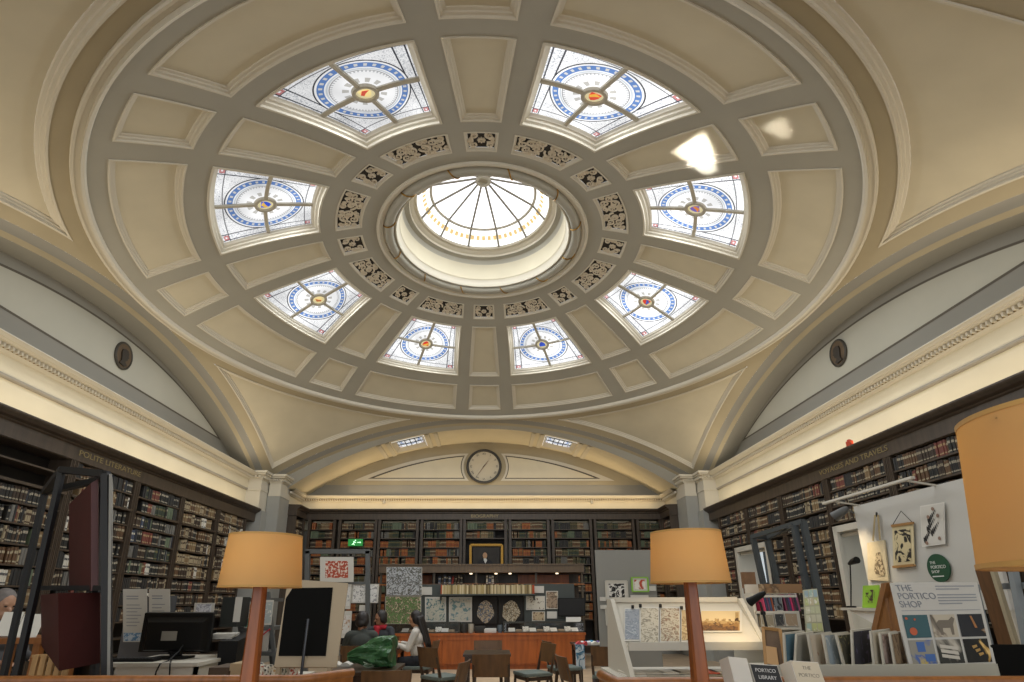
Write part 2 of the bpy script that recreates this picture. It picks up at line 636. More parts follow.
def glass_mat(name, strength, seed, dirt_and_sun=.25):
    m = bpy.data.materials.new(name)
    m.use_nodes = True
    nt = m.node_tree
    nt.nodes.clear()
    N = lambda t: nt.nodes.new(t)
    L = nt.links.new

    def ma(op, a, b=None, c=None):
        n = N('ShaderNodeMath')
        n.operation = op
        for i, x in enumerate((a, b, c)):
            if x is None:
                continue
            if isinstance(x, (int, float)):
                n.inputs[i].default_value = x
            else:
                L(x, n.inputs[i])
        return n.outputs[0]

    def mix(f, a, b):
        n = N('ShaderNodeMix')
        n.data_type = 'RGBA'
        L(f, n.inputs[0])
        for i, x in ((6, a), (7, b)):
            if isinstance(x, str):
                n.inputs[i].default_value = lin(x)
            else:
                L(x, n.inputs[i])
        return n.outputs[2]
    uv = N('ShaderNodeUVMap')
    sp = N('ShaderNodeSeparateXYZ')
    L(uv.outputs[0], sp.inputs[0])
    u, v = sp.outputs[0], sp.outputs[1]
    au, av = ma('ABSOLUTE', u), ma('ABSOLUTE', v)
    d = ma('SQRT', ma('ADD', ma('MULTIPLY', u, u), ma('MULTIPLY', v, v)))
    an = ma('ARCTAN2', v, u)
    wht, pale, dark, blue, red = 'ffffff', 'd8dee4', '4a4a50', '6a8cc6', 'c03a36'
    nz = N('ShaderNodeTexNoise')
    nz.inputs['Scale'].default_value = 26
    nz.inputs['Detail'].default_value = 4
    L(uv.outputs[0], nz.inputs['Vector'])
    sc = N('ShaderNodeTexNoise')
    sc.inputs['Scale'].default_value = 11
    sc.inputs['Distortion'].default_value = 2.5
    L(uv.outputs[0], sc.inputs['Vector'])
    # ground with faint scrollwork
    scr = ma('LESS_THAN', ma('ABSOLUTE', ma('SUBTRACT', sc.outputs['Fac'], .5)), .018)
    col = mix(ma('MULTIPLY', scr, .75), wht, '8a8f98')
    # border lines
    mx = ma('MAXIMUM', au, av)

    def band(x, a, b):
        return ma('MULTIPLY', ma('GREATER_THAN', x, a), ma('LESS_THAN', x, b))

    brd = band(au, .80, 1.1)
    spots = ma('GREATER_THAN', nz.outputs['Fac'], .56)
    col = mix(ma('MULTIPLY', ma('MULTIPLY', brd, spots), .5), col, '9098a4')
    for a in (.79, .95):
        col = mix(band(au, a, a + .024), col, dark)
        col = mix(ma('MULTIPLY', band(av, a + .05, a + .07), .9), col, dark)
    corner = ma('MULTIPLY', band(au, .83, .95), band(av, .86, .965))
    col = mix(ma('MULTIPLY', corner, .75), col, red)
    col = mix(ma('MULTIPLY', ma('MULTIPLY', band(au, .87, .915), band(av, .895, .935)), .9), col, wht)
    # rings
    inr = ma('LESS_THAN', d, .82)
    col = mix(inr, col, wht)
    col = mix(band(d, .80, .825), col, dark)
    bl = band(d, .655, .765)
    tooth = ma('GREATER_THAN', ma('SINE', ma('MULTIPLY', an, 34)), .35)
    mid = band(d, .68, .74)
    col = mix(bl, col, blue)
    col = mix(ma('MULTIPLY', ma('MULTIPLY', mid, tooth), .85), col, 'e8e4da')
    col = mix(band(d, .60, .63), col, pale)
    col = mix(ma('MULTIPLY', band(d, .57, .585), .7), col, dark)
    petal = ma('GREATER_THAN', ma('SINE', ma('MULTIPLY', an, 12)), .1)
    col = mix(ma('MULTIPLY', ma('MULTIPLY', band(d, .27, .38), petal), .6), col, '8d8674')
    saw = ma('GREATER_THAN', ma('SINE', ma('MULTIPLY', an, 60)), .2)
    col = mix(ma('MULTIPLY', ma('MULTIPLY', band(d, .53, .57), saw), .5), col, '7a7f86')
    # grey dirt and uneven sunlight put into the glow, different in each window
    wn = N('ShaderNodeTexNoise')
    wn.noise_dimensions = '4D'
    wn.inputs['W'].default_value = seed * 3.7
    wn.inputs['Scale'].default_value = .9
    L(uv.outputs[0], wn.inputs['Vector'])
    mr = N('ShaderNodeMapRange')
    L(wn.outputs['Fac'], mr.inputs['Value'])
    mr.inputs['From Min'].default_value = .3
    mr.inputs['From Max'].default_value = .65
    mr.inputs['To Min'].default_value = 1 - dirt_and_sun
    mr.inputs['To Max'].default_value = 1.12
    e = N('ShaderNodeEmission')
    L(col, e.inputs['Color'])
    L(ma('MULTIPLY', mr.outputs[0], strength), e.inputs['Strength'])
    o = N('ShaderNodeOutputMaterial')
    L(e.outputs[0], o.inputs[0])
    return m


SH1 = {1: ('d9c27a', 'b03024'), 3: ('a8322c', 'd8a53c'), 5: ('d8b04a', '8c3028'), 7: ('2c48b8', 'd8b060'),
       0: ('c8b27a', 'a83c30'), 2: ('3350b0', 'd06040'), 4: ('3a58a8', 'c04030'), 6: ('b8402c', '4058a0')}
names = {0: 'at the far end beside the red and white shield of the axis', }
WHERE = {22.5: 'far window with blue shield beyond the dome eye, towards the shop', 67.5: 'window with red and blue shield above the shop side pier',
         112.5: 'window with purple shield facing the left wall', 157.5: 'near window with red and yellow shield nearest the patch of sun',
         202.5: 'near window with red beast on pale yellow shield', 247.5: 'window with blue shield above the portrait roundel of the literature wall',
         292.5: 'window with pale striped shield above the literature wall pier', 337.5: 'far window with red and yellow shield beyond the dome eye'}
SHC = {22.5: ('3048b0', '2a50c0'), 67.5: ('c8402c', '3a58a8'), 112.5: ('6a5aa8', 'c87838'), 157.5: ('c8402c', 'dca83a'), 202.5: ('e2d08c', 'b8402c'), 247.5: ('2c4cc0', 'd0a850'), 292.5: ('dcc88c', 'a8683c'), 337.5: ('c03028', 'dcaa40')}
BR = {22.5: 1.25, 67.5: 1.4, 112.5: 1.45, 157.5: 1.35, 202.5: 1.0, 247.5: 1.1, 292.5: 1.15, 337.5: 1.1}
r0w, r1w = 2.826, 4.384
for k in range(8):
    deg = 22.5 + 45 * k
    c = deg * D2
    rc = (r0w + r1w) / 2
    o = thing('window_%d' % (k + 1), dome(rc, c, .1), kind='structure', cat='window', label='stained glass dome ' + WHERE[deg])

    def W(u, v, dep=.108):
        r = rc + v * ((r1w - r0w) / 2 - .116)
        return dome(r, c + u * (half(r, r0w, r1w, pw[1][1], pw[1][2]) - .116 / r), dep)
    g = MB()
    g.grid(W, rng(16, -1, 1), rng(16, -1, 1), 0, uv=True)
    g.build('stained_glass', glass_mat('stained_glass_%d' % (k + 1), BR[deg] * .95, k, .38), o)
    for (p, q) in (((0, .19), (0, 1)), ((0, -.19), (0, -1)), ((.19, 0), (1, 0)), ((-.19, 0), (-1, 0))):
        g = MB()
        for i in range(6):
            t0, t1 = i / 6, (i + 1) / 6
            g.bar(W(lerp(p[0], q[0], t0), lerp(p[1], q[1], t0), .09), W(lerp(p[0], q[0], t1), lerp(p[1], q[1], t1), .09), .055, .03)
        g.build('glazing_bar', LEAD, o)
    g = MB()
    ring = [[W(.20 * s * cos(t), .20 * s * sin(t), dp) for t in rng(32, 0, 2 * PI)[:-1]] for s, dp in ((1.2, .105), (1.17, .07), (1.0, .06), (.85, .07), (.8, .105))]
    g.add([p for l in ring for p in l], [(a * 32 + i, a * 32 + (i + 1) % 32, (a + 1) * 32 + (i + 1) % 32, (a + 1) * 32 + i) for a in range(4) for i in range(32)])
    g.build('boss_ring', LEAD, o, smooth=50)
    g = MB()
    ca, cb = SHC[deg]
    disc = [W(0, 0, .095)] + [W(.165 * cos(t), .165 * sin(t), .095) for t in rng(24, 0, 2 * PI)[:-1]]
    g.add(disc, [(0, 1 + i, 1 + (i + 1) % 24) for i in range(24)], 2)
    sh = [(-.1, .09), (.1, .09), (.1, -.01), (.06, -.08), (0, -.12), (-.06, -.08), (-.1, -.01)]
    g.poly([W(x, y, .09) for x, y in sh], 0)
    g.poly([W(x, y, .086) for x, y in ((-.1, .05), (.02, .09), (.1, -.0), (.06, -.05), (0, .0))], 1)
    g.build('shield', [mat('shield_glass_' + ca, ca, .5, emit=.8), mat('shield_glass_' + cb, cb, .5, emit=.8), mat('shield_ground', 'c8c09a', .5, emit=.8)], o)
    for i, (x, y) in enumerate(((.5, .5), (-.5, .5), (.5, -.5), (-.5, -.5))):
        pass

# lantern over the eye: twelve ribs, two bands of glass and a hub
o = thing('window_9', DC + Vector((0, 0, 8.47)), kind='structure', cat='skylight', label='conical glass lantern with twelve ribs over the dome eye')


def lan(r, th):
    z = 8.47 + (1.22 - r) * .55 - .04 * math.sin(PI * (1.22 - r) / 1.22)
    if r > .98:
        z = 8.47 + (1.22 - r) * 1.1
    else:
        z = 8.734 + (.98 - r) * .42
    return DC + Vector((r * sin(th), r * cos(th), z))


SKYG = mat('lantern_glass', 'f6f8ff', .5, emit=1.35)
SKYB = mat('lantern_border_glass', 'eef2f6', .5, emit=1.3)
YEL = mat('amber_glass', 'cdb27c', .5, emit=.9)
for k in range(12):
    a0, a1 = k * PI / 6 + PI / 12, (k + 1) * PI / 6 + PI / 12
    g = MB()
    g.grid(lambda u, v: lan(v, u), rng(6, a0, a1), [.12, .5, .98], 0)
    g.build('pane', SKYG, o)
    g = MB()
    g.grid(lambda u, v: lan(v, u), rng(6, a0, a1), [.9801, 1.1, 1.22], 1)
    for i in range(5):
        a = lerp(a0, a1, (i + .5) / 5)
        for dr, w_, col in ((1.1, .034, 2),):
            p = lan(dr, a) - Vector((0, 0, .01))
            e1 = Vector((cos(a), -sin(a), 0)) * w_
            e2 = (lan(dr - .03, a) - lan(dr, a))
            g.quad(p - e1 - e2, p + e1 - e2, p + e1 + e2, p - e1 + e2, 2)
    g.build('border_pane', [SKYG, SKYB, YEL], o)
    g = MB()
    g.tube([lan(r, a0) - Vector((0, 0, .02)) for r in (1.22, 1.1, .985, .98, .6, .12)], .021, 6)
    g.build('rib', mat('lantern_iron', '8e8a80', .6), o, smooth=60)
g = MB()
g.lathe([(.955, 8.72), (.965, 8.695), (1.0, 8.695), (1.012, 8.72)], DC, 72)
g.build('ring', LEAD, o, smooth=40)
g = MB()
g.lathe([(.15, 9.09), (.15, 9.04), (.13, 9.02), (.085, 9.02), (.08, 9.06), (.05, 9.06), (.0, 9.06)], DC, 32)
g.build('hub', LEAD, o, smooth=40)
# ================================================================== WALLS, CORNICES, PIERS
Y0, Y1 = -1.5, 14.1
fl = MB()
fl.bbox((-6.6, -2.5, -.1), (6.6, 16.4, 0))
fl.build('floor', FLOOR, label='pale brown floor of the reading room', cat='floor', kind='structure')


def zarch(y):
    return zsph(A * A + y * y)


for sx, nm in ((-1, 'left'), (1, 'right')):
    X = sx * 6.4
    # soffit of the side arch and lunette above the cornice
    b = MB()
    ys = rng(60, -5.95, 5.95)
    b.grid(lambda u, v: Vector((sx * lerp(A, 6.42, v), 8.5 + u, zarch(u))), ys, [0, 1], 0)
    b.grid(lambda u, v: Vector((X, 8.5 + u, lerp(4.3, zarch(u) + .01, v))), ys, rng(6), 0)
    # pale inset panel with a dark outline
    ap, yc, rr = 5.98, 8.7, 11.0
    zb = 5.17
    hw = math.sqrt(rr * rr - (rr - (ap - zb)) ** 2)

    def outline(d):
        h = math.sqrt((rr - d) ** 2 - (rr - (ap - zb) + d) ** 2)
        top = [Vector((X - sx * .004, yc + y, ap - rr + math.sqrt((rr - d) ** 2 - y * y))) for y in rng(48, -h, h)]
        return top
    o0, o1 = outline(0), outline(.035)
    n = len(o0)
    b.add(o0 + o1, [(i, i + 1, n + i + 1, n + i) for i in range(n - 1)] + [(0, n - 1, 2 * n - 1, n)], 2)
    oi = [p + Vector((sx * .0, 0, 0)) for p in o1]
    b.grid(lambda u, v: Vector((oi[int(u)].x, oi[int(u)].y, lerp(zb + .035, oi[int(u)].z, v))), list(range(n)), [0, 1], 1)
    b.build('wall_' + nm + '_lunette', [LUNG, LUNL, LINE], smooth=30, label='grey lunette wall with a long pale inset panel above the %s cornice' % ('literature' if sx < 0 else 'travels'), cat='wall', kind='structure')
    # plain wall below, behind the bookcases
    b = MB()
    b.bbox((sx * 6.55, Y0, 0), (sx * 6.4, 16.2, 4.4))
    b.build('wall_' + nm, LUNG, label='wall behind the %s bookcases' % ('literature' if sx < 0 else 'travels'), cat='wall', kind='structure')

# ---- cornice
PROF = [(-.4, 3.58), (0, 3.58), (.03, 3.60), (.03, 4.12), (.06, 4.125), (.075, 4.14), (.075, 4.165), (.06, 4.175), (.06, 4.40), (.10, 4.41), (.125, 4.43), (.13, 4.435), (.13, 4.49),
        (.22, 4.495), (.235, 4.51), (.26, 4.515), (.285, 4.54), (.30, 4.548), (.30, 4.562), (-.4, 4.565)]
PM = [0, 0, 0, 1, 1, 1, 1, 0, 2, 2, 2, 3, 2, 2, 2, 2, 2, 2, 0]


def cornice(b, p, q, side):
    p, q, side = Vector(p), Vector(q), Vector(side)
    zo = p.z
    P = [p + side * a + Vector((0, 0, z)) for a, z in PROF]
    Q = [q + side * a + Vector((0, 0, z)) for a, z in PROF]
    n = len(PROF)
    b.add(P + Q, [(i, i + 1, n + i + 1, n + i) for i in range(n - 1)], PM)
    L = (q - p).length
    d = (q - p).normalized()
    k = int(L / .068)
    for i in range(k):
        c = p + d * (L * (i + .5) / k) + side * .158 + Vector((0, 0, 4.462))
        b.box(c, (.055 if abs(side.x) > .5 else .026, .026 if abs(side.x) > .5 else .055, .05), 2)


CM = [CORN, CORNG, MOULD, DENT]
for sx, nm in ((-1, 'literature'), (1, 'travels')):
    b = MB()
    cornice(b, (sx * 6.05, Y0, 0), (sx * 6.05, 13.75, 0), (-sx, 0, 0))
    b.build('trim_%d' % (1 if sx < 0 else 2), CM, label='long cream cornice with dentils above the %s bookcases' % nm, cat='cornice', kind='structure')
BX, BY = 5.42, 16.0
b = MB()
ZB = -.2
cornice(b, (-BX, BY, ZB), (BX, BY, ZB), (0, -1, 0))
for sx in (-1, 1):
    cornice(b, (sx * BX, 14.7, ZB), (sx * BX, BY, ZB), (-sx, 0, 0))
b.build('trim_3', CM, label='lit cream cornice under the clock at the far end', cat='cornice', kind='structure')

# ---- far alcove: vault, lunette with clock, side walls
RV, ZV = 9.2, 6.05


def zv(x):
    return ZV - RV + math.sqrt(RV * RV - x * x)


b = MB()
# arch soffit from the crossing into the vault
b.grid(lambda u, v: Vector((u, lerp(8.5 + A, 14.62, v), lerp(zsph(A * A + u * u), zv(u), v))), rng(60, -5.95, 5.95), [0, 1], 1)
xs = [-5.95, -2.62, -1.72, 1.72, 2.62, 5.95]
for i in range(5):
    win = i in (1, 3)
    for (ya, yb) in (((14.62, 14.72), (15.78, 16.02)) if win else ((14.62, 16.02),)):
        b.grid(lambda u, v: Vector((u, v, zv(u))), rng(20, xs[i], xs[i + 1]), rng(4, ya, yb), 0)
# raised bands either side of the vault lights
for x in (-2.95, -2.72, -1.62, -1.39, 1.39, 1.62, 2.72, 2.95):
    b.grid(lambda u, v: Vector((u, v, zv(u) - (.0 if abs(u - x) > .055 else .03))), [x - .06, x - .05, x + .05, x + .06], [14.64, 16.0], 2)
b.build('ceiling_alcove', [CORN, GREY, MOULD], smooth=30, label='shallow cream barrel vault over the far alcove', cat='ceiling', kind='structure')
for k, sx in enumerate((-1, 1)):
    xa, xb = (-2.62, -1.72) if sx < 0 else (1.72, 2.62)
    o = thing('window_%d' % (10 + k), ((xa + xb) / 2, 15.3, 5.9), kind='structure', cat='window', label='small leaded vault window above the clock wall, towards the %s bookcases' % ('literature' if sx < 0 else 'travels'))
    P = lambda u, v, d: Vector((lerp(xa, xb, u), lerp(14.72, 15.78, v), zv(lerp(xa, xb, u)) + d))
    g = MB()
    for (u0, v0, u1, v1) in ((0, 0, 1, 0), (1, 0, 1, 1), (1, 1, 0, 1), (0, 1, 0, 0)):
        s = lambda x: lerp(.5, x, .8)
        g.quad(P(u0, v0, -.015), P(u1, v1, -.015), P(s(u1), s(v1), .1), P(s(u0), s(v0), .1))
    g.build('reveal', MOULD, o)
    g = MB()
    g.grid(lambda u, v: P(lerp(.5, lerp(0, 1, (u + 1) / 2), .8), lerp(.5, (v + 1) / 2, .8), .1), rng(8, -1, 1), rng(8, -1, 1), 0, uv=True)
    g.build('stained_glass', glass_mat('vault_glass_%d' % k, 1.0, 11 + k, .4), o)
    for t in (.3, .5, .7):
        g = MB()
        g.bar(P(lerp(.1, .9, t), .1, .09), P(lerp(.1, .9, t), .9, .09), .02, .02)
        g.build('glazing_bar', IRON, o)
    for t in (.35, .65):
        g = MB()
        g.bar(P(.1, t, .09), P(.9, t, .09), .02, .02)
        g.build('glazing_bar', IRON, o)
b = MB()
b.grid(lambda u, v: Vector((u, v, zv(u))), rng(60, -5.95, 5.95), [-1.5, .5, 2.2], 0)
b.grid(lambda u, v: Vector((u, lerp(2.5, 2.2, v), lerp(zsph(A * A + u * u), zv(u), v))), rng(60, -5.95, 5.95), [0, 1], 1)
b.build('ceiling_entrance', [CORN, GREY], smooth=30, label='shallow barrel vault over the entrance end of the room', cat='ceiling', kind='structure')
b = MB()
b.grid(lambda u, v: Vector((u, BY + .02, lerp(4.2, zv(u) + .02, v))), rng(48, -5.6, 5.6), rng(4), 0)
# two pale panels beside the clock, outlined in dark paint
apz = lambda x, d: zv(x) - .32 - d
for sx in (-1, 1):
    for d, m, e in ((0, 2, .012), (.06, 3, .016), (.085, 1, .02)):
        zl = 4.86 + d
        rc_ = .64 + d

        def xend(z):
            lo, hi = .3, 5.2
            for _ in range(30):
                md = (lo + hi) / 2
                if apz(md, d) > z:
                    lo = md
                else:
                    hi = md
            return lo - d * 2.5
        ztp = apz(.75, d)
        b.grid(lambda u, v: Vector((sx * lerp(math.sqrt(max(.01, rc_ ** 2 - (v - 5.29) ** 2)) if abs(v - 5.29) < rc_ else .1, max(xend(v), .3), u), BY + .02 - e, v)), rng(40), rng(24, zl, ztp), m)
b.grid(lambda u, v: Vector((u, BY + .014, v)), [-5.6, 5.6], [4.2, 4.73], 4)
b.build('wall_back_lunette', [TAN, CORN, MOULD, LINE, LUNG], label='tan lunette wall with two outlined pale panels beside the clock', cat='wall', kind='structure')
b = MB()
b.bbox((-6.4, 16.03, 0), (6.4, 16.2, 4.4))
b.build('wall_back', LUNG, label='far wall behind the biography bookcases', cat='wall', kind='structure')
for sx, nm in ((-1, 'left'), (1, 'right')):
    b = MB()
    b.bbox((sx * BX, 14.82, 0), (sx * 6.0, 16.2, 4.5))
    b.build('wall_alcove_' + nm, LUNG, label='short alcove return wall beyond the %s pier' % ('literature' if sx < 0 else 'travels'), cat='wall', kind='structure')
    # the pier: shaft, corner pilaster, capital with dentils
    o = thing('pillar_' + nm, (sx * 5.5, 14.3, 0), kind='structure', cat='pier', label='grey square pier carrying the dome arch at the end of the %s wall' % ('literature' if sx < 0 else 'travels'))
    b = MB()
    b.bbox((sx * 5.32, 14.15, 0), (sx * 5.64, 14.85, 4.05))
    b.bbox((sx * 5.60, 13.8, 0), (sx * 6.4, 14.82, 3.62))
    b.build('shaft', PIER, o)
    b = MB()

    def ring(x0, x1, y0, z0, z1, m=0):
        b.bbox((sx * x0, y0, z0), (sx * x1, 14.85, z1), m)
    for (e, z0, z1) in ((0.012, 4.05, 4.12), (.0, 4.12, 4.40), (.03, 4.40, 4.43), (.05, 4.43, 4.505), (.13, 4.505, 4.545), (.17, 4.545, 4.60)):
        ring(5.32 - e, 5.62 + e * .3, 14.15 - e, z0, z1)
    for (e, z0, z1) in ((0, 3.60, 4.12), (.02, 4.12, 4.165), (.0, 4.165, 4.40), (.03, 4.40, 4.43), (.05, 4.43, 4.505), (.13, 4.505, 4.545), (.17, 4.545, 4.60)):
        ring(5.66 - e, 6.4, 13.72 - e, z0, z1)
    for i in range(6):
        b.box((sx * (5.34 + i * .056), 14.15 - .07, 4.468), (.034, .05, .05))
        b.box((sx * 5.25, 14.18 + i * .1, 4.468), (.05, .05, .06))
        b.box((sx * (5.69 + i * .088), 13.72 - .07, 4.468), (.05, .05, .06))
        b.box((sx * 5.59, 13.74 + i * .08, 4.468), (.05, .05, .06))
    b.build('capital', MOULD, o)

# ------------------------------------------------------------------ clock, roundels, alarm
o = thing('wall_clock', (-.024, 15.95, 4.75), label='round black rimmed wall clock in the lunette above the far bookcases', cat='clock')
cc = Vector((-.024, 15.98, 5.29))
RC = .53


def ck(r, a, y):
    return cc + Vector((r * sin(a), -y, r * cos(a)))


b = MB()
pr = [(RC, -.0), (RC, .05), (RC - .02, .07), (RC - .05, .07), (RC - .07, .045), (RC - .075, .03)]
n = 64
b.add([ck(r, a, y) for r, y in pr for a in rng(n, 0, 2 * PI)[:-1]], [(i * n + j, i * n + (j + 1) % n, (i + 1) * n + (j + 1) % n, (i + 1) * n + j) for i in range(len(pr) - 1) for j in range(n)])
b.build('rim', mat('clock_rim', '26241f', .4), o, smooth=40)
b = MB()
b.add([ck(0, 0, .03)] + [ck(RC - .07, a, .03) for a in rng(n, 0, 2 * PI)[:-1]], [(0, 1 + j, 1 + (j + 1) % n) for j in range(n)])
b.build('dial', mat('clock_dial', 'c9bfa8', .7), o)
b = MB()
for k, s in enumerate(('XII', 'I', 'II', 'III', 'IIII', 'V', 'VI', 'VII', 'VIII', 'IX', 'X', 'XI')):
    a = k * PI / 6
    t = text_mb(s, .085)
    M = frame_M(ck(.385, a, .032), (cos(a), 0, -sin(a)), (sin(a), 0, cos(a)))
    b.merge(t, M)
for k in range(60):
    a = k * PI / 30
    b.bar(ck(.43, a, .032), ck(.45, a, .032), .006, .003)
b.build('dial_lettering', mat('clock_ink', '2a2722', .6), o)
for nm, L, w, a in (('hour_hand', .22, .03, math.radians(38)), ('minute_hand', .36, .02, math.radians(215))):
    b = MB()
    b.bar(ck(-.04, a, .045), ck(L, a, .045), w, .006, up=(0, 1, 0), w2=.006)
    b.build(nm, mat('clock_hand', '6b4a35', .5), o)
for sx, nm in ((-1, 'literature'), (1, 'travels')):
    c = Vector((sx * 6.39, 8.98 if sx < 0 else 8.80, 5.60 if sx < 0 else 5.64))
    o = thing('portrait_roundel', c - Vector((0, 0, .26)), label='dark oval bronze portrait roundel on the lunette above the %s bookcases' % nm, cat='medallion', group='portrait roundels')

    def rd(r, a, x):
        return c + Vector((-sx * x, r * .9 * sin(a), r * 1.0 * cos(a)))
    pr = [(.255, 0), (.255, .02), (.24, .035), (.225, .035), (.215, .02)]
    b = MB()
    n = 40
    b.add([rd(r, a, x) for r, x in pr for a in rng(n, 0, 2 * PI)[:-1]], [(i * n + j, i * n + (j + 1) % n, (i + 1) * n + (j + 1) % n, (i + 1) * n + j) for i in range(len(pr) - 1) for j in range(n)])
    b.build('rim', mat('roundel_rim', '3c3830', .5), o, smooth=40)
    b = MB()
    b.add([rd(0, 0, .02)] + [rd(.216, a, .02) for a in rng(n, 0, 2 * PI)[:-1]], [(0, 1 + j, 1 + (j + 1) % n) for j in range(n)])
    b.build('disc', mat('roundel_disc', '5b4a35', .6, var=.2, scale=8), o)
    # head in profile: skull, brow, nose, chin, neck, bust
    prf = [(-.02, .12), (.05, .11), (.085, .07), (.08, .03), (.105, -.005), (.08, -.02), (.08, -.045), (.06, -.07), (.03, -.075), (.035, -.11), (.09, -.15), (.03, -.18), (-.1, -.16), (-.06, -.1), (-.07, -.03), (-.085, .04), (-.065, .1)]
    b = MB()
    b.extr([c + Vector((-sx * .021, y * 1.05, z * 1.05)) for y, z in prf], (-sx * .022, 0, 0))
    b.build('relief_head', mat('roundel_head', '2f2922' if sx < 0 else '7d6a4c', .55), o)
p = atx(848, 445, 5.62) + Vector((0, 0, .02))
b = MB()
b.rbox(p + Vector((.03, 0, 0)), (.06, .1, .09), .012)
b.lathe([(.03, .0), (.03, .02), (.01, .03)], p + Vector((.03, 0, .04)), 12)
b.build('fire_alarm', mat('alarm_red', 'b03a20', .4), label='small red fire alarm sounder above the word travels', cat='alarm')
for i, px in enumerate((384, 592)):
    q = at(px, 503, 15.85)
    o = thing('cornice_lamp', q, label='small white spotlight fixed to the far cornice, %s' % ('towards the literature wall' if i == 0 else 'towards the travels wall'), cat='light')
    b = MB()
    b.tube([q + Vector((0, .1, .06)), q + Vector((0, 0, .06)), q + Vector((0, -.01, -.02))], [.012, .03, .045], 10)
    b.build('spot_head', WHITE, o, smooth=40)
    b = MB()
    b.bbox(q + Vector((-.03, .09, .02)), q + Vector((.03, .12, .1)))
    b.build('mount', WHITE, o)
# ================================================================== BOOKCASES
ORD = ['first', 'second', 'third', 'fourth', 'fifth', 'sixth', 'seventh', 'eighth', 'ninth', 'tenth', 'eleventh', 'twelfth', 'thirteenth', 'fourteenth', 'fifteenth', 'sixteenth', 'seventeenth', 'eighteenth', 'nineteenth']
ORD += ['twentieth'] + ['twenty-' + x for x in ORD[:9]] + ['thirtieth'] + ['thirty-' + x for x in ORD[:9]] + ['fortieth'] + ['forty-' + x for x in ORD[:9]] + ['fiftieth']
BOOKC = {  # name: (cover, label colour or None)
    'black': ('23221f', '99917f'), 'plain black': ('2b2a28', None), 'dark brown': ('3a2c20', '8f8570'), 'brown': ('5d432b', 'a3977c'), 'tan': ('7b6445', 'a09478'), 'cream': ('9c8e72', '4a3626'),
    'navy': ('282c35', None), 'slate blue': ('4a5468', 'c9c4b4'), 'dark green': ('2c382c', '6b6544'), 'sage green': ('5f6b55', None), 'red': ('94302a', None), 'dull red': ('6f3a30', '9c8460'), 'rust': ('8f4f2a', 'a5713c'),
    'grey': ('6a6862', None), 'orange': ('d07a2a', None), 'white': ('cfcabd', '5a5a5a'), 'olive': ('4a4630', '75694a')}
PAGES = mat('page_edges', 'b3a68c', .9)
BOOKMB, BOOKMAT = {}, {}
for nme, (c, lb) in BOOKC.items():
    b = MB()
    pr = [(0, .14), (.08, .04), (.28, 0), (.72, 0), (.92, .04), (1, .14), (1, 1), (0, 1)]
    b.add([(x - .5, y, z) for z in (0, 1) for x, y in pr], [tuple(range(8))[::-1]] + [(i, (i + 1) % 8, 8 + (i + 1) % 8, 8 + i) for i in range(8)], [0] * 7 + [0, 1])
    b.add([(x - .5, y, z) for x, y, z in ((.07, .17, .975), (.93, .17, .975), (.93, .97, .975), (.07, .97, .975))], [(0, 1, 2, 3)], 1)
    b.add([(x - .5, y, 1) for x, y in pr], [tuple(range(8))], 1)
    if lb:
        for z0, z1 in ((.62, .78), (.1, .19)):
            b.add([(x - .5, y - .02, z) for z in (z0, z1) for x, y in pr[1:5]], [(i, i + 1, 5 + i, 4 + i) for i in range(3)], 2)
    BOOKMB[nme] = b
    BOOKMAT[nme] = [mat('book_%s' % nme.replace(' ', '_'), c, .55, var=.15, scale=12), PAGES, mat('book_label_' + (lb or c), lb or c, .7)]
STY = {
    'vellum': 'cream cream tan tan tan brown brown white dark brown,black cream'.replace(' dark brown,', ' ').split() + ['dark brown', 'dark brown'],
    'cloth': ['plain black'] * 4 + ['black'] * 3 + ['navy'] * 2 + ['dark green'] * 2 + ['slate blue', 'dark brown', 'grey', 'dull red', 'sage green'],
    'mixed': ['black'] * 6 + ['plain black'] * 3 + ['dark brown'] * 4 + ['brown'] * 2 + ['grey', 'sage green', 'navy', 'dull red', 'tan', 'white', 'cream'],
    'travel': ['black'] * 7 + ['dark brown'] * 7 + ['brown'] * 3 + ['tan'] * 2 + ['plain black'] * 2 + ['cream', 'dull red'],
    'bio': ['dark green'] * 4 + ['olive'] * 4 + ['rust'] * 6 + ['brown'] * 7 + ['tan'] * 2 + ['plain black'] * 4 + ['dark brown'] * 4 + ['grey', 'tan', 'sage green'],
    'biorust': ['rust'] * 7 + ['brown'] * 3 + ['dark green'] * 2 + ['olive'] * 2 + ['dark brown'] * 2 + ['tan'],
    'biogreen': ['dark green'] * 6 + ['olive'] * 5 + ['plain black'] * 3 + ['brown'] * 3 + ['rust'] * 2 + ['grey', 'sage green'],
}
BOOKS = []   # (matrix, colour, label)


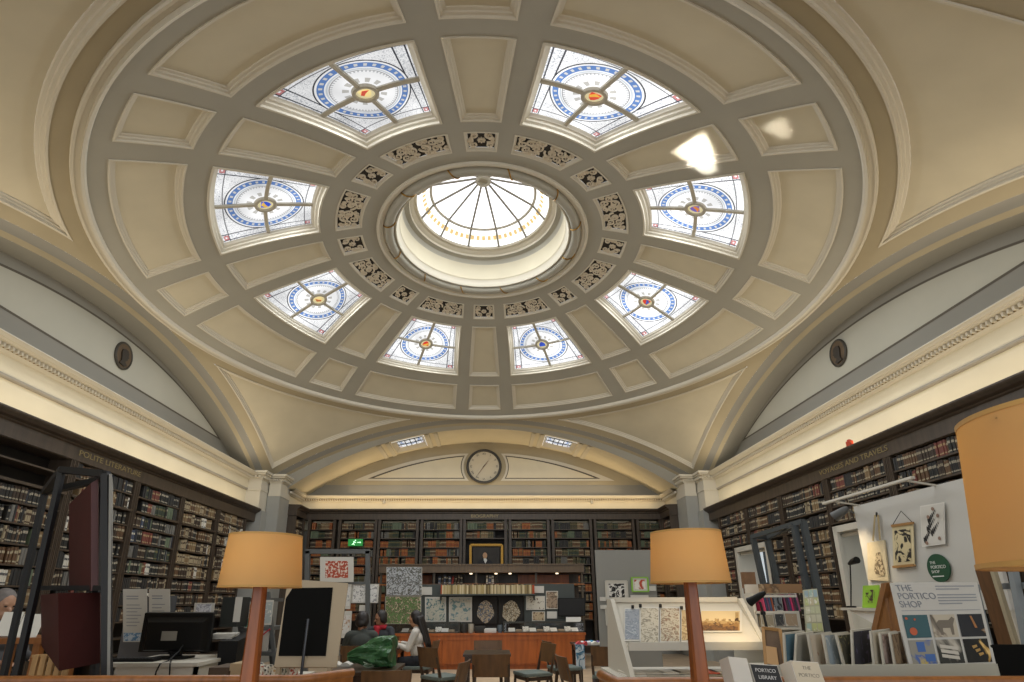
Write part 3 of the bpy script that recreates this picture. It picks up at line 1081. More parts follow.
def shelf_books(p, d, inward, L, hmax, style, where, fill=1.0, runs=True):
    "a row of books standing on p + d*t, spines towards -inward; where = how the shelf is told apart"
    p, d, n = Vector(p), Vector(d), Vector(inward)
    t = R.uniform(.003, .03)
    k = 0
    cur = None
    left = 0
    H = hmax
    while True:
        if left <= 0:
            cur = R.choice(STY[style])
            left = R.choice((1, 1, 2, 3, 4, 6)) if runs else 1
            th0 = R.uniform(.022, .05)
            H = hmax * R.uniform(.8, .985)
        left -= 1
        th = th0 * R.uniform(.9, 1.1)
        if t + th > L * fill:
            break
        h = H * R.uniform(.98, 1.01)
        dep = R.uniform(.15, .2)
        set_ = R.uniform(.015, .035)
        if R.random() < .03:
            t += R.uniform(.02, .07)
            if t + th > L * fill:
                break
        o = p + d * (t + th / 2) + n * set_ + Vector((0, 0, .001))
        lean = 0
        X, Y, Z = d * th, n * dep, Vector((0, 0, h))
        Z = Z + d * (lean * h)
        M = Matrix(((X.x, Y.x, Z.x, o.x), (X.y, Y.y, Z.y, o.y), (X.z, Y.z, Z.z, o.z), (0, 0, 0, 1)))
        BOOKS.append((M, cur, k, where, o + Vector((0, 0, h / 2))))
        k += 1
        t += th + .0012


def bay(name, label, a, c, front, back, axis, z0, z1, shelves, group):
    """one bookcase bay between a and c along its wall. axis 'y': the wall runs along y and front/back are x; axis 'x' the other way round"""
    def V(t, f, z):
        return Vector((f, t, z)) if axis == 'y' else Vector((t, f, z))
    o = thing(name, V((a + c) / 2, (front + back) / 2, z0), label=label, cat='bookcase', group=group)
    s = 1 if back > front else -1
    for t in (a, c):
        b = MB()
        i = .072 if t == a else -.072
        b.bbox(V(t, front, z0), V(t + i, back, z1))
        for e in (.014, .04):
            b.bbox(V(t + i * e / .072, front - s * .008, z0 + .02), V(t + i * (e + .008) / .072, front, z1 - .02))
        b.build('upright', DARKW, o)
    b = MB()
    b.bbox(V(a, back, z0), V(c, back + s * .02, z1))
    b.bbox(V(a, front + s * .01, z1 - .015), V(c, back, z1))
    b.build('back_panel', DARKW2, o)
    for z, th, pr in shelves:
        b = MB()
        b.bbox(V(a + .055, front - s * pr + s * .012, z - th), V(c - .055, back, z))
        b.build('shelf', DARKW, o)
    return o


LB = [4.74, 6.17, 7.62, 9.08, 10.50, 11.94, 13.36]
LX0, LX1 = -5.75, -6.06
lname = ['bay at the open end of the literature wall', 'bay behind the black steel frame', 'bay beneath the word literature', 'bay behind the two paper notices', 'bay behind the black monitor', 'bay nearest the literature pier']
lshort = ['open end bay', 'bay behind steel frame', 'bay under gilt lettering', 'bay behind notices', 'bay behind monitor', 'bay by pier']
SHZ = [3.115 - .25 * i for i in range(12)]
SHELVES = [(z, .022 if i != 1 else .035, 0 if i != 1 else .035) for i, z in enumerate(SHZ)]
lsty = [['mixed'] * 12, ['mixed'] * 12, ['mixed'] * 12, ['cloth', 'cloth', 'cloth', 'cloth', 'cloth', 'mixed', 'mixed'] + ['mixed'] * 6, ['vellum'] * 6 + ['travel'] * 6, ['vellum'] * 6 + ['travel'] * 6]
for i in range(6):
    a, c = LB[i], LB[i + 1]
    bay('bookcase', 'dark wooden bookcase bay, ' + lname[i], a, c, LX0, LX1, 'y', .3, 3.36, SHELVES, 'built-in bookcase bays')
    for r, z in enumerate(SHZ):
        if z < .9 or (i < 2 and r < 2):
            continue
        shelf_books((LX0, c - .078, z), (0, -1, 0), (-1, 0, 0), c - a - .156, .206 if r == 2 else .222, lsty[i][r], ('%s shelf, literature ' % ORD[r]) + lshort[i], fill=1 if R.random() < .7 else .9)
RB = [4.5, 5.93, 7.39, 8.88, 10.38, 11.84, 13.32]
RX0, RX1 = 5.75, 6.06
rname = ['open end bay of the travels wall', 'bay above the brown post of the travels wall', 'bay beneath the word travels', 'bay beneath the word voyages', 'bay above the grey portal frame', 'bay nearest the travels pier']
for i in range(6):
    a, c = RB[i], RB[i + 1]
    bay('bookcase', 'dark upper bookcase, ' + rname[i], a, c, RX0, RX1, 'y', 2.58, 3.36, [(z, .022, 0) for z in SHZ[:2]] + [(2.60, .018, .03)], 'built-in bookcase bays')
    for r, z in enumerate((SHZ[0], SHZ[1], 2.60)):
        shelf_books((RX0, a + .078, z), (0, 1, 0), (1, 0, 0), c - a - .156, .224, 'travel', ('%s shelf, travels ' % ORD[r]) + ('open end bay', 'bay above brown post', 'bay under word travels', 'bay under word voyages', 'bay above portal frame', 'bay by pier')[i])
for a, c, nm in ((4.5, 5.9, 'at its open end'), (5.93, 7.39, 'behind the brown wooden post'), (8.92, 10.36, 'between the two tall windows, nearer the shop'), (10.38, 11.02, 'between the two tall windows, nearer the pier'), (12.62, 13.32, 'between window and pier')):
    bay('bookcase', 'dark lower bookcase of the travels wall, ' + nm, a, c, RX0, RX1, 'y', .3, 2.58, [(z, .022, 0) for z in SHZ[3:]], 'built-in bookcase bays')
    for r, z in enumerate(SHZ[3:]):
        if z < .9:
            continue
        shelf_books((RX0, a + .078, z), (0, 1, 0), (1, 0, 0), c - a - .156, .19 if r == 0 else .222, 'travel', ('%s shelf, lower travels case ' % ORD[r]) + nm.split(',')[-1].strip())
BXS = [(306, 334), (337, 376), (377, 418), (420, 462), (463, 507), (509, 550), (552, 593), (595, 636), (638, 664)]
BF, BBK = 15.68, 15.98
bz = [at(484, y, BF).z for y in (529.2, 538.0, 547.2, 555.8, 564.2)]
bz += [bz[-1] - .247 * i for i in range(1, 7)]
bname = ['in the corner by the literature pier', 'with the green exit sign', 'second beyond the exit sign', 'beside the portrait, towards the literature wall', 'holding the gilt framed portrait', 'beside the portrait, towards the travels wall', 'second from the portrait, towards the travels wall', 'above the tall grey board', 'in the corner by the travels pier']
ztop = at(484, 519.5, BF).z
for i, (p0, p1) in enumerate(BXS):
    a, c = at(p0, 545, BF).x, at(p1, 545, BF).x
    rows = [(z, .022, 0) for k, z in enumerate(bz) if not (i == 4 and k in (2, 3))]
    bay('bookcase', 'dark biography bookcase bay ' + bname[i], a, c, BF, BBK, 'x', .3, ztop + .01, rows, 'built-in bookcase bays')
    for r, z in enumerate(bz):
        if z < .8 or (i == 4 and r in (2, 3, 4)):
            continue
        st = R.choice(('bio', 'biorust', 'biogreen')) if r > 1 else R.choice(('bio', 'biogreen'))
        shelf_books((a + .078, BF, z), (1, 0, 0), (0, 1, 0), c - a - .156, .205, st, ('%s biography shelf ' % ORD[r]) + bname[i], fill=.78 if (i == 4 and r == 1) else 1)
# returns of the alcove: narrow bookcases on its side walls
for sx in (-1, 1):
    bay('bookcase', 'narrow dark bookcase on the alcove return beside the %s pier' % ('literature' if sx < 0 else 'travels'), 14.86, 15.62, sx * 5.1, sx * 5.4, 'y', .3, ztop + .01, [(z, .022, 0) for z in bz], 'built-in bookcase bays')
    for r, z in enumerate(bz[:8]):
        shelf_books((sx * 5.1, 14.94, z), (0, 1, 0), (sx, 0, 0), .6, .205, 'travel', 'alcove %d%d' % (sx, r))

# ---- the wide sign boards and dark cornices above the shelves
FAS = [(0, 3.33), (0, 3.34), (.02, 3.34), (.02, 3.53), (.045, 3.545), (.05, 3.56), (.10, 3.58), (.14, 3.615), (.15, 3.635), (.15, 3.655), (-.3, 3.66), (-.3, 3.33)]
k = 3
for sx, nm in ((-1, 'literature'), (1, 'travels')):
    b = MB()
    b.profile(FAS, (sx * 5.76, 3.6, 0), (sx * 5.76, 13.8, 0), (-sx, 0, 0), closed=True)
    k += 1
    o = b.build('trim_%d' % k, DARKW, label='dark moulded board with gilt lettering above the %s shelves' % nm, cat='fascia', kind='structure')
    word, pts, sz = (('POLITE LITERATURE', ((79, 456.5), (141, 475)), .115) if sx < 0 else ('VOYAGES AND TRAVELS', ((819, 473.5), (888, 452.5)), .115))
    pa, pb = atx(*pts[0], sx * 5.73), atx(*pts[1], sx * 5.73)
    t = text_mb(word, sz, .004)
    x0, x1 = min(v.x for v in t.v), max(v.x for v in t.v)
    mid = (pa + pb) / 2
    mid.z = 3.455
    L = abs(pb.y - pa.y)
    s = L / (x1 - x0)
    M = frame_M((sx * 5.736, mid.y, 3.455), (0, 1 if sx < 0 else -1, 0), (0, 0, 1)) @ Matrix.Diagonal((s, 1, 1, 1))
    g = MB()
    g.merge(t, M)
    g.build('lettering', mat('gilt_letters', '94845c', .5, .3), o)
zt = ztop
b = MB()
FB = [(0, zt), (.02, zt), (.02, zt + .16), (.05, zt + .18), (.05, zt + .2), (.1, zt + .23), (.12, zt + .27), (.12, zt + .29), (-.25, zt + .3), (-.25, zt)]
b.profile(FB, (-5.3, BF, 0), (5.3, BF, 0), (0, -1, 0), closed=True)
for sx in (-1, 1):
    b.profile(FB, (sx * 5.1, 14.83, 0), (sx * 5.1, BF, 0), (-sx, 0, 0), closed=True)
o = b.build('trim_6', DARKW, label='dark moulded board with gilt word biography above the far shelves', cat='fascia', kind='structure')
t = text_mb('BIOGRAPHY', .13, .004)
pa, pb = at(471, 516, BF - .03), at(498.5, 516, BF - .03)
x0, x1 = min(v.x for v in t.v), max(v.x for v in t.v)
g = MB()
g.merge(t, frame_M(((pa.x + pb.x) / 2, BF - .024, zt + .09), (1, 0, 0), (0, 0, 1)) @ Matrix.Diagonal(((pb.x - pa.x) / (x1 - x0), 1, 1, 1)))
g.build('lettering', mat('gilt_letters', '94845c', .5, .3), o)

# ---- book meshes: the three hundred that show largest are objects, the others one mass


def screen(p):
    d = p - EYE
    z = d.dot(_f)
    return PX0 + FPX * d.dot(_r) / z, PY0 - FPX * d.dot(_u) / z, z


def size_of(rec):
    M, c, k, w, mid = rec
    x, y, z = screen(mid)
    if not (0 < x < 1024 and 0 < y < 690):
        return 0
    if mid.x > 0 and x > 848 and y > 478:      # behind the shop board and the near lamp
        return 0
    if mid.x > 0 and x > 950:
        return 0
    if mid.x < 0 and 66 < x < 112 and y > 480:   # behind the maroon panels
        return 0
    if mid.x < 0 and mid.y < 15 and y > 600:
        return 0
    Z = Vector((M[0][2], M[1][2], M[2][2]))
    X = Vector((M[0][0], M[1][0], M[2][0]))
    a, b_ = screen(mid - Z / 2), screen(mid + Z / 2)
    a2, b2 = screen(mid - X / 2), screen(mid + X / 2)
    return math.hypot(a[0] - b_[0], a[1] - b_[1]) * math.hypot(a2[0] - b2[0], a2[1] - b2[1])


order = sorted(range(len(BOOKS)), key=lambda i: -size_of(BOOKS[i]))
solo = set(order[:285])
rest = MB()
rmats, rix = [], {}
proto = {}
for i, (M, c, kk, where, mid) in enumerate(BOOKS):
    if i in solo:
        if c not in proto:
            me = bpy.data.meshes.new('book_' + c.replace(' ', '_'))
            b = BOOKMB[c]
            me.from_pydata(b.v, [], b.f)
            for m_ in BOOKMAT[c]:
                me.materials.append(m_)
            me.polygons.foreach_set('material_index', b.m)
            proto[c] = bpy.data.objects.new('book', me)
            o = proto[c]
        else:
            o = proto[c].copy()
        COL.objects.link(o)
        o.matrix_world = M
        tag(o, '%s book, %s from %s, %s' % (c, ORD[min(kk, 49)], 'pier side' if mid.x < 0 else 'open side', where), 'book', 'books on the wall shelves')
    else:
        if c not in rix:
            rix[c] = len(rmats)
            rmats += BOOKMAT[c]
        rest.merge(BOOKMB[c], M, rix[c])
o = rest.build('books', rmats, label='remaining old leather and cloth books filling the library wall shelves', cat='books', kind='stuff', group='books on the wall shelves')
print('BOOKS', len(BOOKS))

# ---- tall windows in the travels wall
for k, (ya, yb) in enumerate(((11.07, 12.56), (7.45, 8.86))):
    o = thing('window_%d' % (12 + k), (5.9, (ya + yb) / 2, .9), kind='structure', cat='window', label='tall white framed window in the travels bookcases, ' + ('nearer the pier' if k == 0 else 'behind the shop board'))
    zt_ = 2.545
    b = MB()
    for y in (ya, yb):
        s = 1 if y == ya else -1
        b.bbox((5.74, y, .9), (6.3, y + s * .05, zt_))
        b.bbox((5.73, y, .9), (5.78, y + s * .10, zt_))
    b.bbox((5.73, ya, zt_ - .10), (6.3, yb, zt_))
    b.bbox((5.70, ya + .02, .86), (6.3, yb - .02, .9))
    b.build('casing', WHITE, o)
    b = MB()
    b.bbox((6.28, ya + .05, .9), (6.3, yb - .05, zt_ - .1))
    b.build('pane', mat('daylit_pane', 'c9d3da', .4, emit=.75), o)
    ym = (ya + yb) / 2
    for (p, q) in (((6.26, ym, .9), (6.26, ym, zt_ - .1)), ((6.26, ya, 1.75), (6.26, yb, 1.75)), ((6.26, ya + .3, .9), (6.26, ya + .3, 2.45)), ((6.26, yb - .3, .9), (6.26, yb - .3, 2.45))):
        b = MB()
        b.bar(p, q, .045, .05)
        b.build('sash_bar', mat('sash_dark', '4b5258', .5), o)
    b = MB()
    b.tube([(5.85, ya + .06, zt_ - .14), (5.85, yb - .06, zt_ - .14)], .035, 10)
    b.build('blind_roll', WHITE, o, smooth=40)
# ================================================================== FURNITURE AND DISPLAYS


def print_mat(name, bg, fg, scale=8., th=.52, dist=1.5, fg2=None, rnd=False):
    if name in MATS:
        return MATS[name]
    m = mat(name, bg, .8)
    nt = m.node_tree
    b = nt.nodes['Principled BSDF']
    tc = nt.nodes.new('ShaderNodeTexCoord')
    nz = nt.nodes.new('ShaderNodeTexNoise')
    nz.inputs['Scale'].default_value = scale
    nz.inputs['Distortion'].default_value = dist
    nz.inputs['Detail'].default_value = 5
    nt.links.new(tc.outputs['Object'], nz.inputs['Vector'])
    cr = nt.nodes.new('ShaderNodeValToRGB')
    e = cr.color_ramp.elements
    e[0].position, e[0].color = th - .03, lin(bg)
    e[1].position, e[1].color = th + .03, lin(fg)
    if fg2:
        k = e.new(min(.95, th + .1))
        k.color = lin(fg2)
    nt.links.new(nz.outputs['Fac'], cr.inputs['Fac'])
    nt.links.new(cr.outputs['Color'], b.inputs['Base Color'])
    return m


def slab(b, q, t, m=0):
    "a board from four corners (in order), thickness t away from the viewer"
    q = [Vector(p) for p in q]
    n = (q[1] - q[0]).cross(q[3] - q[0]).normalized()
    if n.dot(q[0] - EYE) < 0:
        n = -n
    b.extr(q, n * t, m)
    return n


def bil(q, u, v):
    return q[0].lerp(q[1], u).lerp(q[3].lerp(q[2], u), v)


def inset(q, u0, v0, u1, v1, lift=.0):
    q = [Vector(p) for p in q]
    n = (q[1] - q[0]).cross(q[3] - q[0]).normalized()
    if n.dot(q[0] - EYE) > 0:
        n = -n
    return [bil(q, u, v) + n * lift for u, v in ((u0, v0), (u1, v0), (u1, v1), (u0, v1))]


def pic(name, label, q, m, cat='print', border=.0, bm=None, t=.006, frame=0., fm=None, group=None):
    "a sheet or framed picture: backing or frame, with its image as a part"
    c = (Vector(q[2]) + Vector(q[3])) / 2
    o = thing(name, c, label=label, cat=cat, group=group)
    b = MB()
    slab(b, q, t)
    b.build('sheet', bm or PAPER, o)
    b = MB()
    b.poly(inset(q, border, border, 1 - border, 1 - border, .002))
    b.build('image', m, o)
    if frame:
        for i in range(4):
            b = MB()
            b.bar(q[i], q[(i + 1) % 4], frame, .02)
            b.build('frame_bar', fm or WHITE, o)
    return o


def rect(x0, y0, x1, y1, Y, Y2=None):
    "corners of an upright rectangle seen at these places, at distance Y (lower edge at Y2)"
    Y2 = Y2 or Y
    return [at(x0, y0, Y), at(x1, y0, Y), at(x1, y1, Y2), at(x0, y1, Y2)]


def up(x0, y0, x1, y1, Y):
    "a truly upright rectangle: its top follows its foot"
    a, b_ = at(x0, y1, Y), at(x1, y1, Y)
    z = at((x0 + x1) / 2, y0, Y).z
    return [Vector((a.x, a.y, z)), Vector((b_.x, b_.y, z)), b_, a]


def lines(b, q, rows, m=0, u0=.1, u1=.9, lift=.003, h=.35):
    for v, w in rows:
        b.poly(inset(q, u0, v, u0 + (u1 - u0) * w, v + h * .04, lift), m)


# ---- desks with a raised rail, and the lamps on them
SHADE = bpy.data.materials.new('lamp_shade_fabric')
SHADE.use_nodes = True
nt = SHADE.node_tree
nt.nodes.clear()
_o = nt.nodes.new('ShaderNodeOutputMaterial')
_m = nt.nodes.new('ShaderNodeMixShader')
_d = nt.nodes.new('ShaderNodeBsdfDiffuse')
_t = nt.nodes.new('ShaderNodeBsdfTranslucent')
_d.inputs[0].default_value = lin('cdb281')
_t.inputs[0].default_value = lin('cc964a')
_m.inputs[0].default_value = .55
nt.links.new(_d.outputs[0], _m.inputs[1])
nt.links.new(_t.outputs[0], _m.inputs[2])
nt.links.new(_m.outputs[0], _o.inputs[0])


def desk(label, rail, slabpoly, name='reading_desk'):
    o = thing(name, (sum(p[0] for p in slabpoly) / len(slabpoly), sum(p[1] for p in slabpoly) / len(slabpoly), 0), label=label, cat='desk', group='reading desks')
    b = MB()
    b.extr([(x, y, .83) for x, y in slabpoly], (0, 0, .035))
    b.build('top', ORANGEW, o)
    b = MB()
    for p, q in zip(rail, rail[1:]):
        b.bar((p[0], p[1], .40), (q[0], q[1], .40), .03, .80)
    b.build('panel', ORANGEW, o)
    b = MB()
    V = [Vector((p[0], p[1], .96)) for p in rail]
    b.tube([v for v in V], .028, 10)
    for p, q in zip(V, V[1:]):
        b.bar(p - Vector((0, 0, .09)), q - Vector((0, 0, .09)), .025, .18)
    b.build('rail', ORANGEW, o, smooth=50)
    for x, y in slabpoly[:2]:
        pass
    return o


desk('long orange oak reading desk with raised back rail on the literature side, carrying one lamp', [(-3.4, 3.60), (-1.01, 3.54), (-.78, 3.87)], [(-3.4, 2.55), (-1.0, 2.55), (-1.0, 3.5), (-3.4, 3.56)])
desk('long orange oak reading desk with raised back rail, carrying leaflets and two lamps', [(.81, 3.68), (.84, 3.34), (3.4, 3.27)], [(.9, .7), (3.4, .7), (3.4, 3.24), (.9, 3.31)])


def lamp(x, y, zt, label, power, rb=.209, rt=.187, h=.273):
    o = thing('table_lamp', (x, y, .867), label=label, cat='lamp', group='tall table lamps')
    b = MB()
    b.rbox((x, y, .887), (.2, .2, .038), .008)
    b.build('base', LAMPW, o)
    b = MB()
    z0, z1 = .9, zt + .01
    w0, w1 = .041, .029
    c = .3
    V = []
    for z, w in ((z0, w0), (z1, w1)):
        for i, j in ((-1, -c), (-c, -1), (c, -1), (1, -c), (1, c), (c, 1), (-c, 1), (-1, c)):
            V.append((x + i * w * 1.0, y + j * w * 1.0, z))
    c = .72
    V = [(x + i * w, y + j * w, z) for z, w in ((z0, w0), (z1, w1)) for i, j in ((-1, -c), (-c, -1), (c, -1), (1, -c), (1, c), (c, 1), (-c, 1), (-1, c))]
    b.add(V, [tuple(range(8))[::-1], tuple(range(8, 16))] + [(i, (i + 1) % 8, 8 + (i + 1) % 8, 8 + i) for i in range(8)])
    b.build('stem', LAMPW, o)
    b = MB()
    b.lathe([(rb, zt), (rt, zt + h)], (x, y, 0), 64, 0)
    sh = b.build('lamp_shade', SHADE, o, smooth=60)
    b = MB()
    b.lathe([(rb - .003, zt - .002), (rb + .002, zt - .002), (rb + .002, zt + .008), (rb - .003, zt + .008)], (x, y, 0), 64)
    rim = b.build('lower_trim', mat('shade_trim', 'b58d4e', .7), o)
    b = MB()
    b.lathe([(rt - .003, zt + h - .008), (rt + .002, zt + h - .008), (rt + .002, zt + h + .002), (rt - .003, zt + h + .002)], (x, y, 0), 64)
    b.build('upper_trim', mat('shade_trim', 'b58d4e', .7), o)
    b = MB()
    b.lathe([(.012, zt), (.018, zt + .05), (.018, zt + .09)], (x, y, 0), 16)
    for k in range(3):
        a = k * 2 * PI / 3 + .4
        b.tube([(x, y, zt + .09), (x + (rt) * sin(a), y + rt * cos(a), zt + h - .02)], .0035, 6)
    b.build('lamp_holder', GOLD, o, smooth=50)
    b = MB()
    b.lathe([(.0, zt + .18), (.02, zt + .175), (.032, zt + .145), (.02, zt + .105), (.014, zt + .09)], (x, y, 0), 20)
    b.build('bulb', mat('bulb_glass', 'ffdba0', .3, emit=6), o, smooth=60)
    l = bpy.data.lights.new('lamp_bulb_light', 'POINT')
    l.energy = power
    l.color = (1, .68, .34)
    l.shadow_soft_size = .04
    lo = bpy.data.objects.new('lamp_bulb_light', l)
    COL.objects.link(lo)
    lo.location = (x, y, zt + .14)
    lo.parent = o
    lo.location = (0, 0, zt + .14 - .867)
    b = MB()
    b.tube([(x + .05, y + .02, .875), (x + .12, y + .06, .872), (x + .22, y + .1, .872)], .004, 6)
    b.build('cord', BLACK, o)
    return o


lamp(-1.112, 3.05, 1.477, 'tall wooden table lamp with amber tapered shade beside the easel board', 1.7)
lamp(1.205, 3.05, 1.492, 'tall wooden table lamp with amber tapered shade in front of the white print rack', 1.7)
lamp(1.305, 1.03, 1.462, 'tall lamp with amber tapered shade on the desk end, partly out of view', .8, .215, .19, .305)

# ---- black steel frame with two maroon panels
S = at(62, 470, 4.3)
o = thing('display_stand', (at(90, 690, 4.3).x, 4.5, 0), label='black steel display frame holding two maroon panels in front of the literature wall', cat='display frame')


def post(o, p, q, w=.045, nm='post', m=None, Y=None):
    b = MB()
    b.bar(p, q, w, w, up=(0, 1, 0))
    return b.build(nm, m or DSTEEL, o)


def ground(px, py, px2, py2, Y):
    "a post whose line runs through two seen places, carried on down to the floor"
    a, c = at(px, py, Y), at(px2, py2, Y)
    t = (a.z) / (a.z - c.z)
    return a, a + (c - a) * t


p1, g1 = ground(62, 470, 15, 682, 4.3)
p2, g2 = ground(45, 492, 2, 682, 4.9)
p3, g3 = ground(106, 474, 107, 668, 4.0)
p4, g4 = ground(100, 480, 95, 660, 4.6)
for p, g in ((p1, g1), (p2, g2)):
    post(o, p, g, .04)
post(o, p3, g3, .048)
post(o, p4, g4, .045)
for p, q in ((p1, p2), (p1, p3), (p2, p4), (p3, p4)):
    post(o, p, q, .05, 'top_bar')
post(o, at(40, 588, 4.85), at(106, 588, 4.0), .035, 'cross_bar')
b = MB()
q = [at(109, 474, 3.97), at(112, 474, 3.97), at(110, 676, 3.97), at(107, 676, 3.97)]
vd = Vector((q[2].x - EYE.x, q[2].y, 0)).normalized() * .55
b.extr(q, vd)
b.build('edge_panel', GREYB, o)


def mbox(a, c, z0, z1, far, t):
    n = Vector((c.y - a.y, -(c.x - a.x), 0)).normalized() * t
    if n.y < 0:
        n = -n
    b.extr([Vector((a.x, a.y, z0)), Vector((c.x, c.y, z0)), Vector((c.x, c.y, z1)), Vector((a.x, a.y, z1))], n)


b = MB()
bot = [at(69, 587, 4.75), at(91, 591, 4.1), at(98, 590, 4.12), at(99, 588, 4.75)]
top = [at(69, 504, 4.75), at(91, 483, 4.1), at(98, 479, 4.12), at(99, 490, 4.75)]
b.hexa(bot, top)
b.build('upper_panel', MAROON, o)
b = MB()
bot = [at(41.5, 646, 4.8), at(59, 671, 4.0), at(100, 663, 4.3), at(101, 646, 4.8)]
top = [at(40.5, 595, 4.8), at(58, 593, 4.0), at(100, 592.5, 4.3), at(101, 594, 4.8)]
b.hexa(bot, top)
b.build('lower_panel', MAROON, o)

# ---- table of white sheets at the far side of the frame
o = thing('side_table', (at(10, 660, 5.4).x, 5.4, 0), label='oak table with white sheets seen through the black steel frame', cat='table')
b = MB()
xl, xr = at(-40, 640, 5.2).x, at(42, 640, 5.2).x
zt_ = at(20, 638, 5.2).z
b.bbox((xl, 5.2, zt_ - .05), (xr, 5.75, zt_))
b.build('top', ORANGEW, o)
for x in (xl + .06, xr - .06):
    for y in (5.26, 5.69):
        b = MB()
        b.bbox((x - .03, y - .03, 0), (x + .03, y + .03, zt_ - .05))
        b.build('leg', ORANGEW, o)
for k, (r, lb) in enumerate((((-6, 612, 14, 636), 'white card propped on the oak table behind the frame, nearer the wall'), ((14, 614, 36, 637), 'white card propped on the oak table behind the frame, nearer the maroon box'))):
    b = MB()
    q = rect(*r, 5.6, 5.3)
    q[0].x += .1
    q[1].x += .1
    slab(b, q, .004)
    b.build('display_card', PAPER, label=lb, cat='card')
o = thing('slatted_crate', at(48, 690, 4.9), label='pale wooden slatted crate under the lower maroon panel', cat='crate')
o['_loc'] = tuple(o.location)
for i in range(5):
    b = MB()
    x = 30 + i * 8
    b.bar(at(x + 7, 655, 4.9), at(x - 4, 700, 4.9), .045, .02, up=(0, 1, 0))
    b.build('slat', mat('pale_slat', 'b08c5c', .6, wood=.2), o)
b = MB()
b.bar(at(34, 656, 4.93), at(74, 654, 4.93), .05, .02)
b.bar(at(24, 698, 4.93), at(62, 698, 4.93), .05, .02)
b.build('batten', mat('pale_slat', 'b08c5c', .6, wood=.2), o)

# ---- white service desk with monitor and notices
WD = thing('service_desk', (-3.1, 5.2, 0), label='white topped service desk carrying the black monitor', cat='desk')
zd_ = at(150, 663, 4.9).z
xa, xb = at(106, 670, 4.9).x, at(198, 665, 4.9).x
b = MB()
b.bbox((xa, 4.9, zd_ - .03), (xb, 5.65, zd_))
b.build('top', WHITE, WD)
b = MB()
b.bbox((xa + .02, 4.93, 0), (xb - .02, 4.96, zd_ - .03))
b.build('front_panel', mat('desk_front', 'c4beb0', .6), WD)
for x in (xa + .02, xb - .05):
    b = MB()
    b.bbox((x, 4.93, 0), (x + .03, 5.62, zd_ - .03))
    b.build('side_panel', WHITE, WD)
o = thing('monitor', (at(174, 662, 5.2).x, 5.2, zd_), label='black computer monitor seen from behind on the white service desk', cat='monitor')
b = MB()
q = [at(145, 613, 5.22), at(213.5, 613, 5.22), at(209, 652, 5.3), at(138, 652, 5.3)]
n = slab(b, q, .035)
for i in range(6):
    pass
b.build('casing', BLACK, o)
b = MB()
q2 = inset(q, .05, .1, .95, .98, .0)
q3 = inset(q, .12, .2, .9, .9, .05)
b.add(q2 + q3, [(0, 1, 5, 4), (1, 2, 6, 5), (2, 3, 7, 6), (3, 0, 4, 7), (4, 5, 6, 7)])
b.build('rear_bulge', BLACK, o)
b = MB()
b.poly(inset(q, .34, .42, .56, .66, .056))
b.build('sticker', mat('sticker', '8f8b80', .7), o)
b = MB()
c = at(174, 655, 5.27)
b.bar((c.x, 5.3, zd_ + .02), (c.x, 5.3, zd_ + .16), .1, .03, up=(0, 1, 0))
b.rbox((c.x, 5.25, zd_ + .012), (.3, .2, .02), .006)
b.build('stand', BLACK, o)
b = MB()
b.tube([at(183, 645, 5.15), at(178, 652, 5.1), at(168, 661, 5.0), at(160, 664, 4.885), at(156, 672, 4.88), at(153, 685, 4.88)], .006, 6)
b.tube([at(172, 655, 5.15), at(171, 661, 5.0), at(170, 664, 4.885), at(169, 685, 4.88)], .006, 6)
b.build('cable', BLACK, o, smooth=60)
o = thing('keyboard', (at(135, 661, 5.0).x, 5.05, zd_), label='low black keyboard lying beside the monitor on the white desk', cat='keyboard')
b = MB()
c = Vector((at(136, 661, 5.05).x, 5.05, zd_ + .012))
b.rbox(c, (.36, .13, .022), .005)
b.build('case', BLACK, o)
b = MB()
for i in range(12):
    for j in range(4):
        b.box(c + Vector((-.155 + i * .028, -.045 + j * .028, .014)), (.022, .022, .008))
b.build('keys', mat('key_grey', '2c2c2c', .6), o)

o = thing('notice_board', (at(140, 655, 5.75).x, 5.75, 0), label='curved dark grey screen standing behind the two white notices', cat='screen')
b = MB()
xa2, xb2 = at(112, 640, 5.75).x, at(171, 640, 5.75).x
za2 = at(140, 600, 5.75).z
b.grid(lambda u, v: Vector((lerp(xa2, xb2, u), 5.8 + .08 * cos(u * PI), v * lerp(za2 - .06, za2 + .04, sin(PI * min(1, u * 1.6)) if u < .6 else 1))), rng(16), rng(6, .0, 1), 0)
b.grid(lambda u, v: Vector((lerp(xa2, xb2, u), 5.82 + .08 * cos(u * PI), v * lerp(za2 - .06, za2 + .04, sin(PI * min(1, u * 1.6)) if u < .6 else 1))), rng(16), rng(6, .0, 1), 0)
b.build('board', mat('screen_grey', '5f6063', .8), o, smooth=40)
for nm, r in (('literature wall', (123, 589, 147, 642)), ('pier', (149, 589, 170, 640))):
    q = rect(*r, 5.62)
    o = thing('notice_sheet', q[3], label='white printed notice hanging behind the monitor, the one nearer the ' + nm, cat='notice', group='notices behind the monitor')
    b = MB()
    slab(b, q, .003)
    b.build('sheet', PAPER, o)
    b = MB()
    for i in range(7):
        b.poly(inset(q, .15, .3 + i * .065, .15 + .7 * R.uniform(.6, 1), .315 + i * .065, .003))
    b.poly(inset(q, .15, .13, .65, .15, .003))
    b.poly(inset(q, .15, .18, .65, .2, .003))
    b.build('lettering', mat('pale_ink', '8c8f92', .8), o)
    if r[0] < 140:
        b = MB()
        b.poly(inset(q, .03, .83, .97, .98, .003))
        b.build('blue_picture', print_mat('notice_blue', 'b9c7d2', '5d86ad', 40, .5), o)
q = up(193, 603, 213, 614, 5.75)
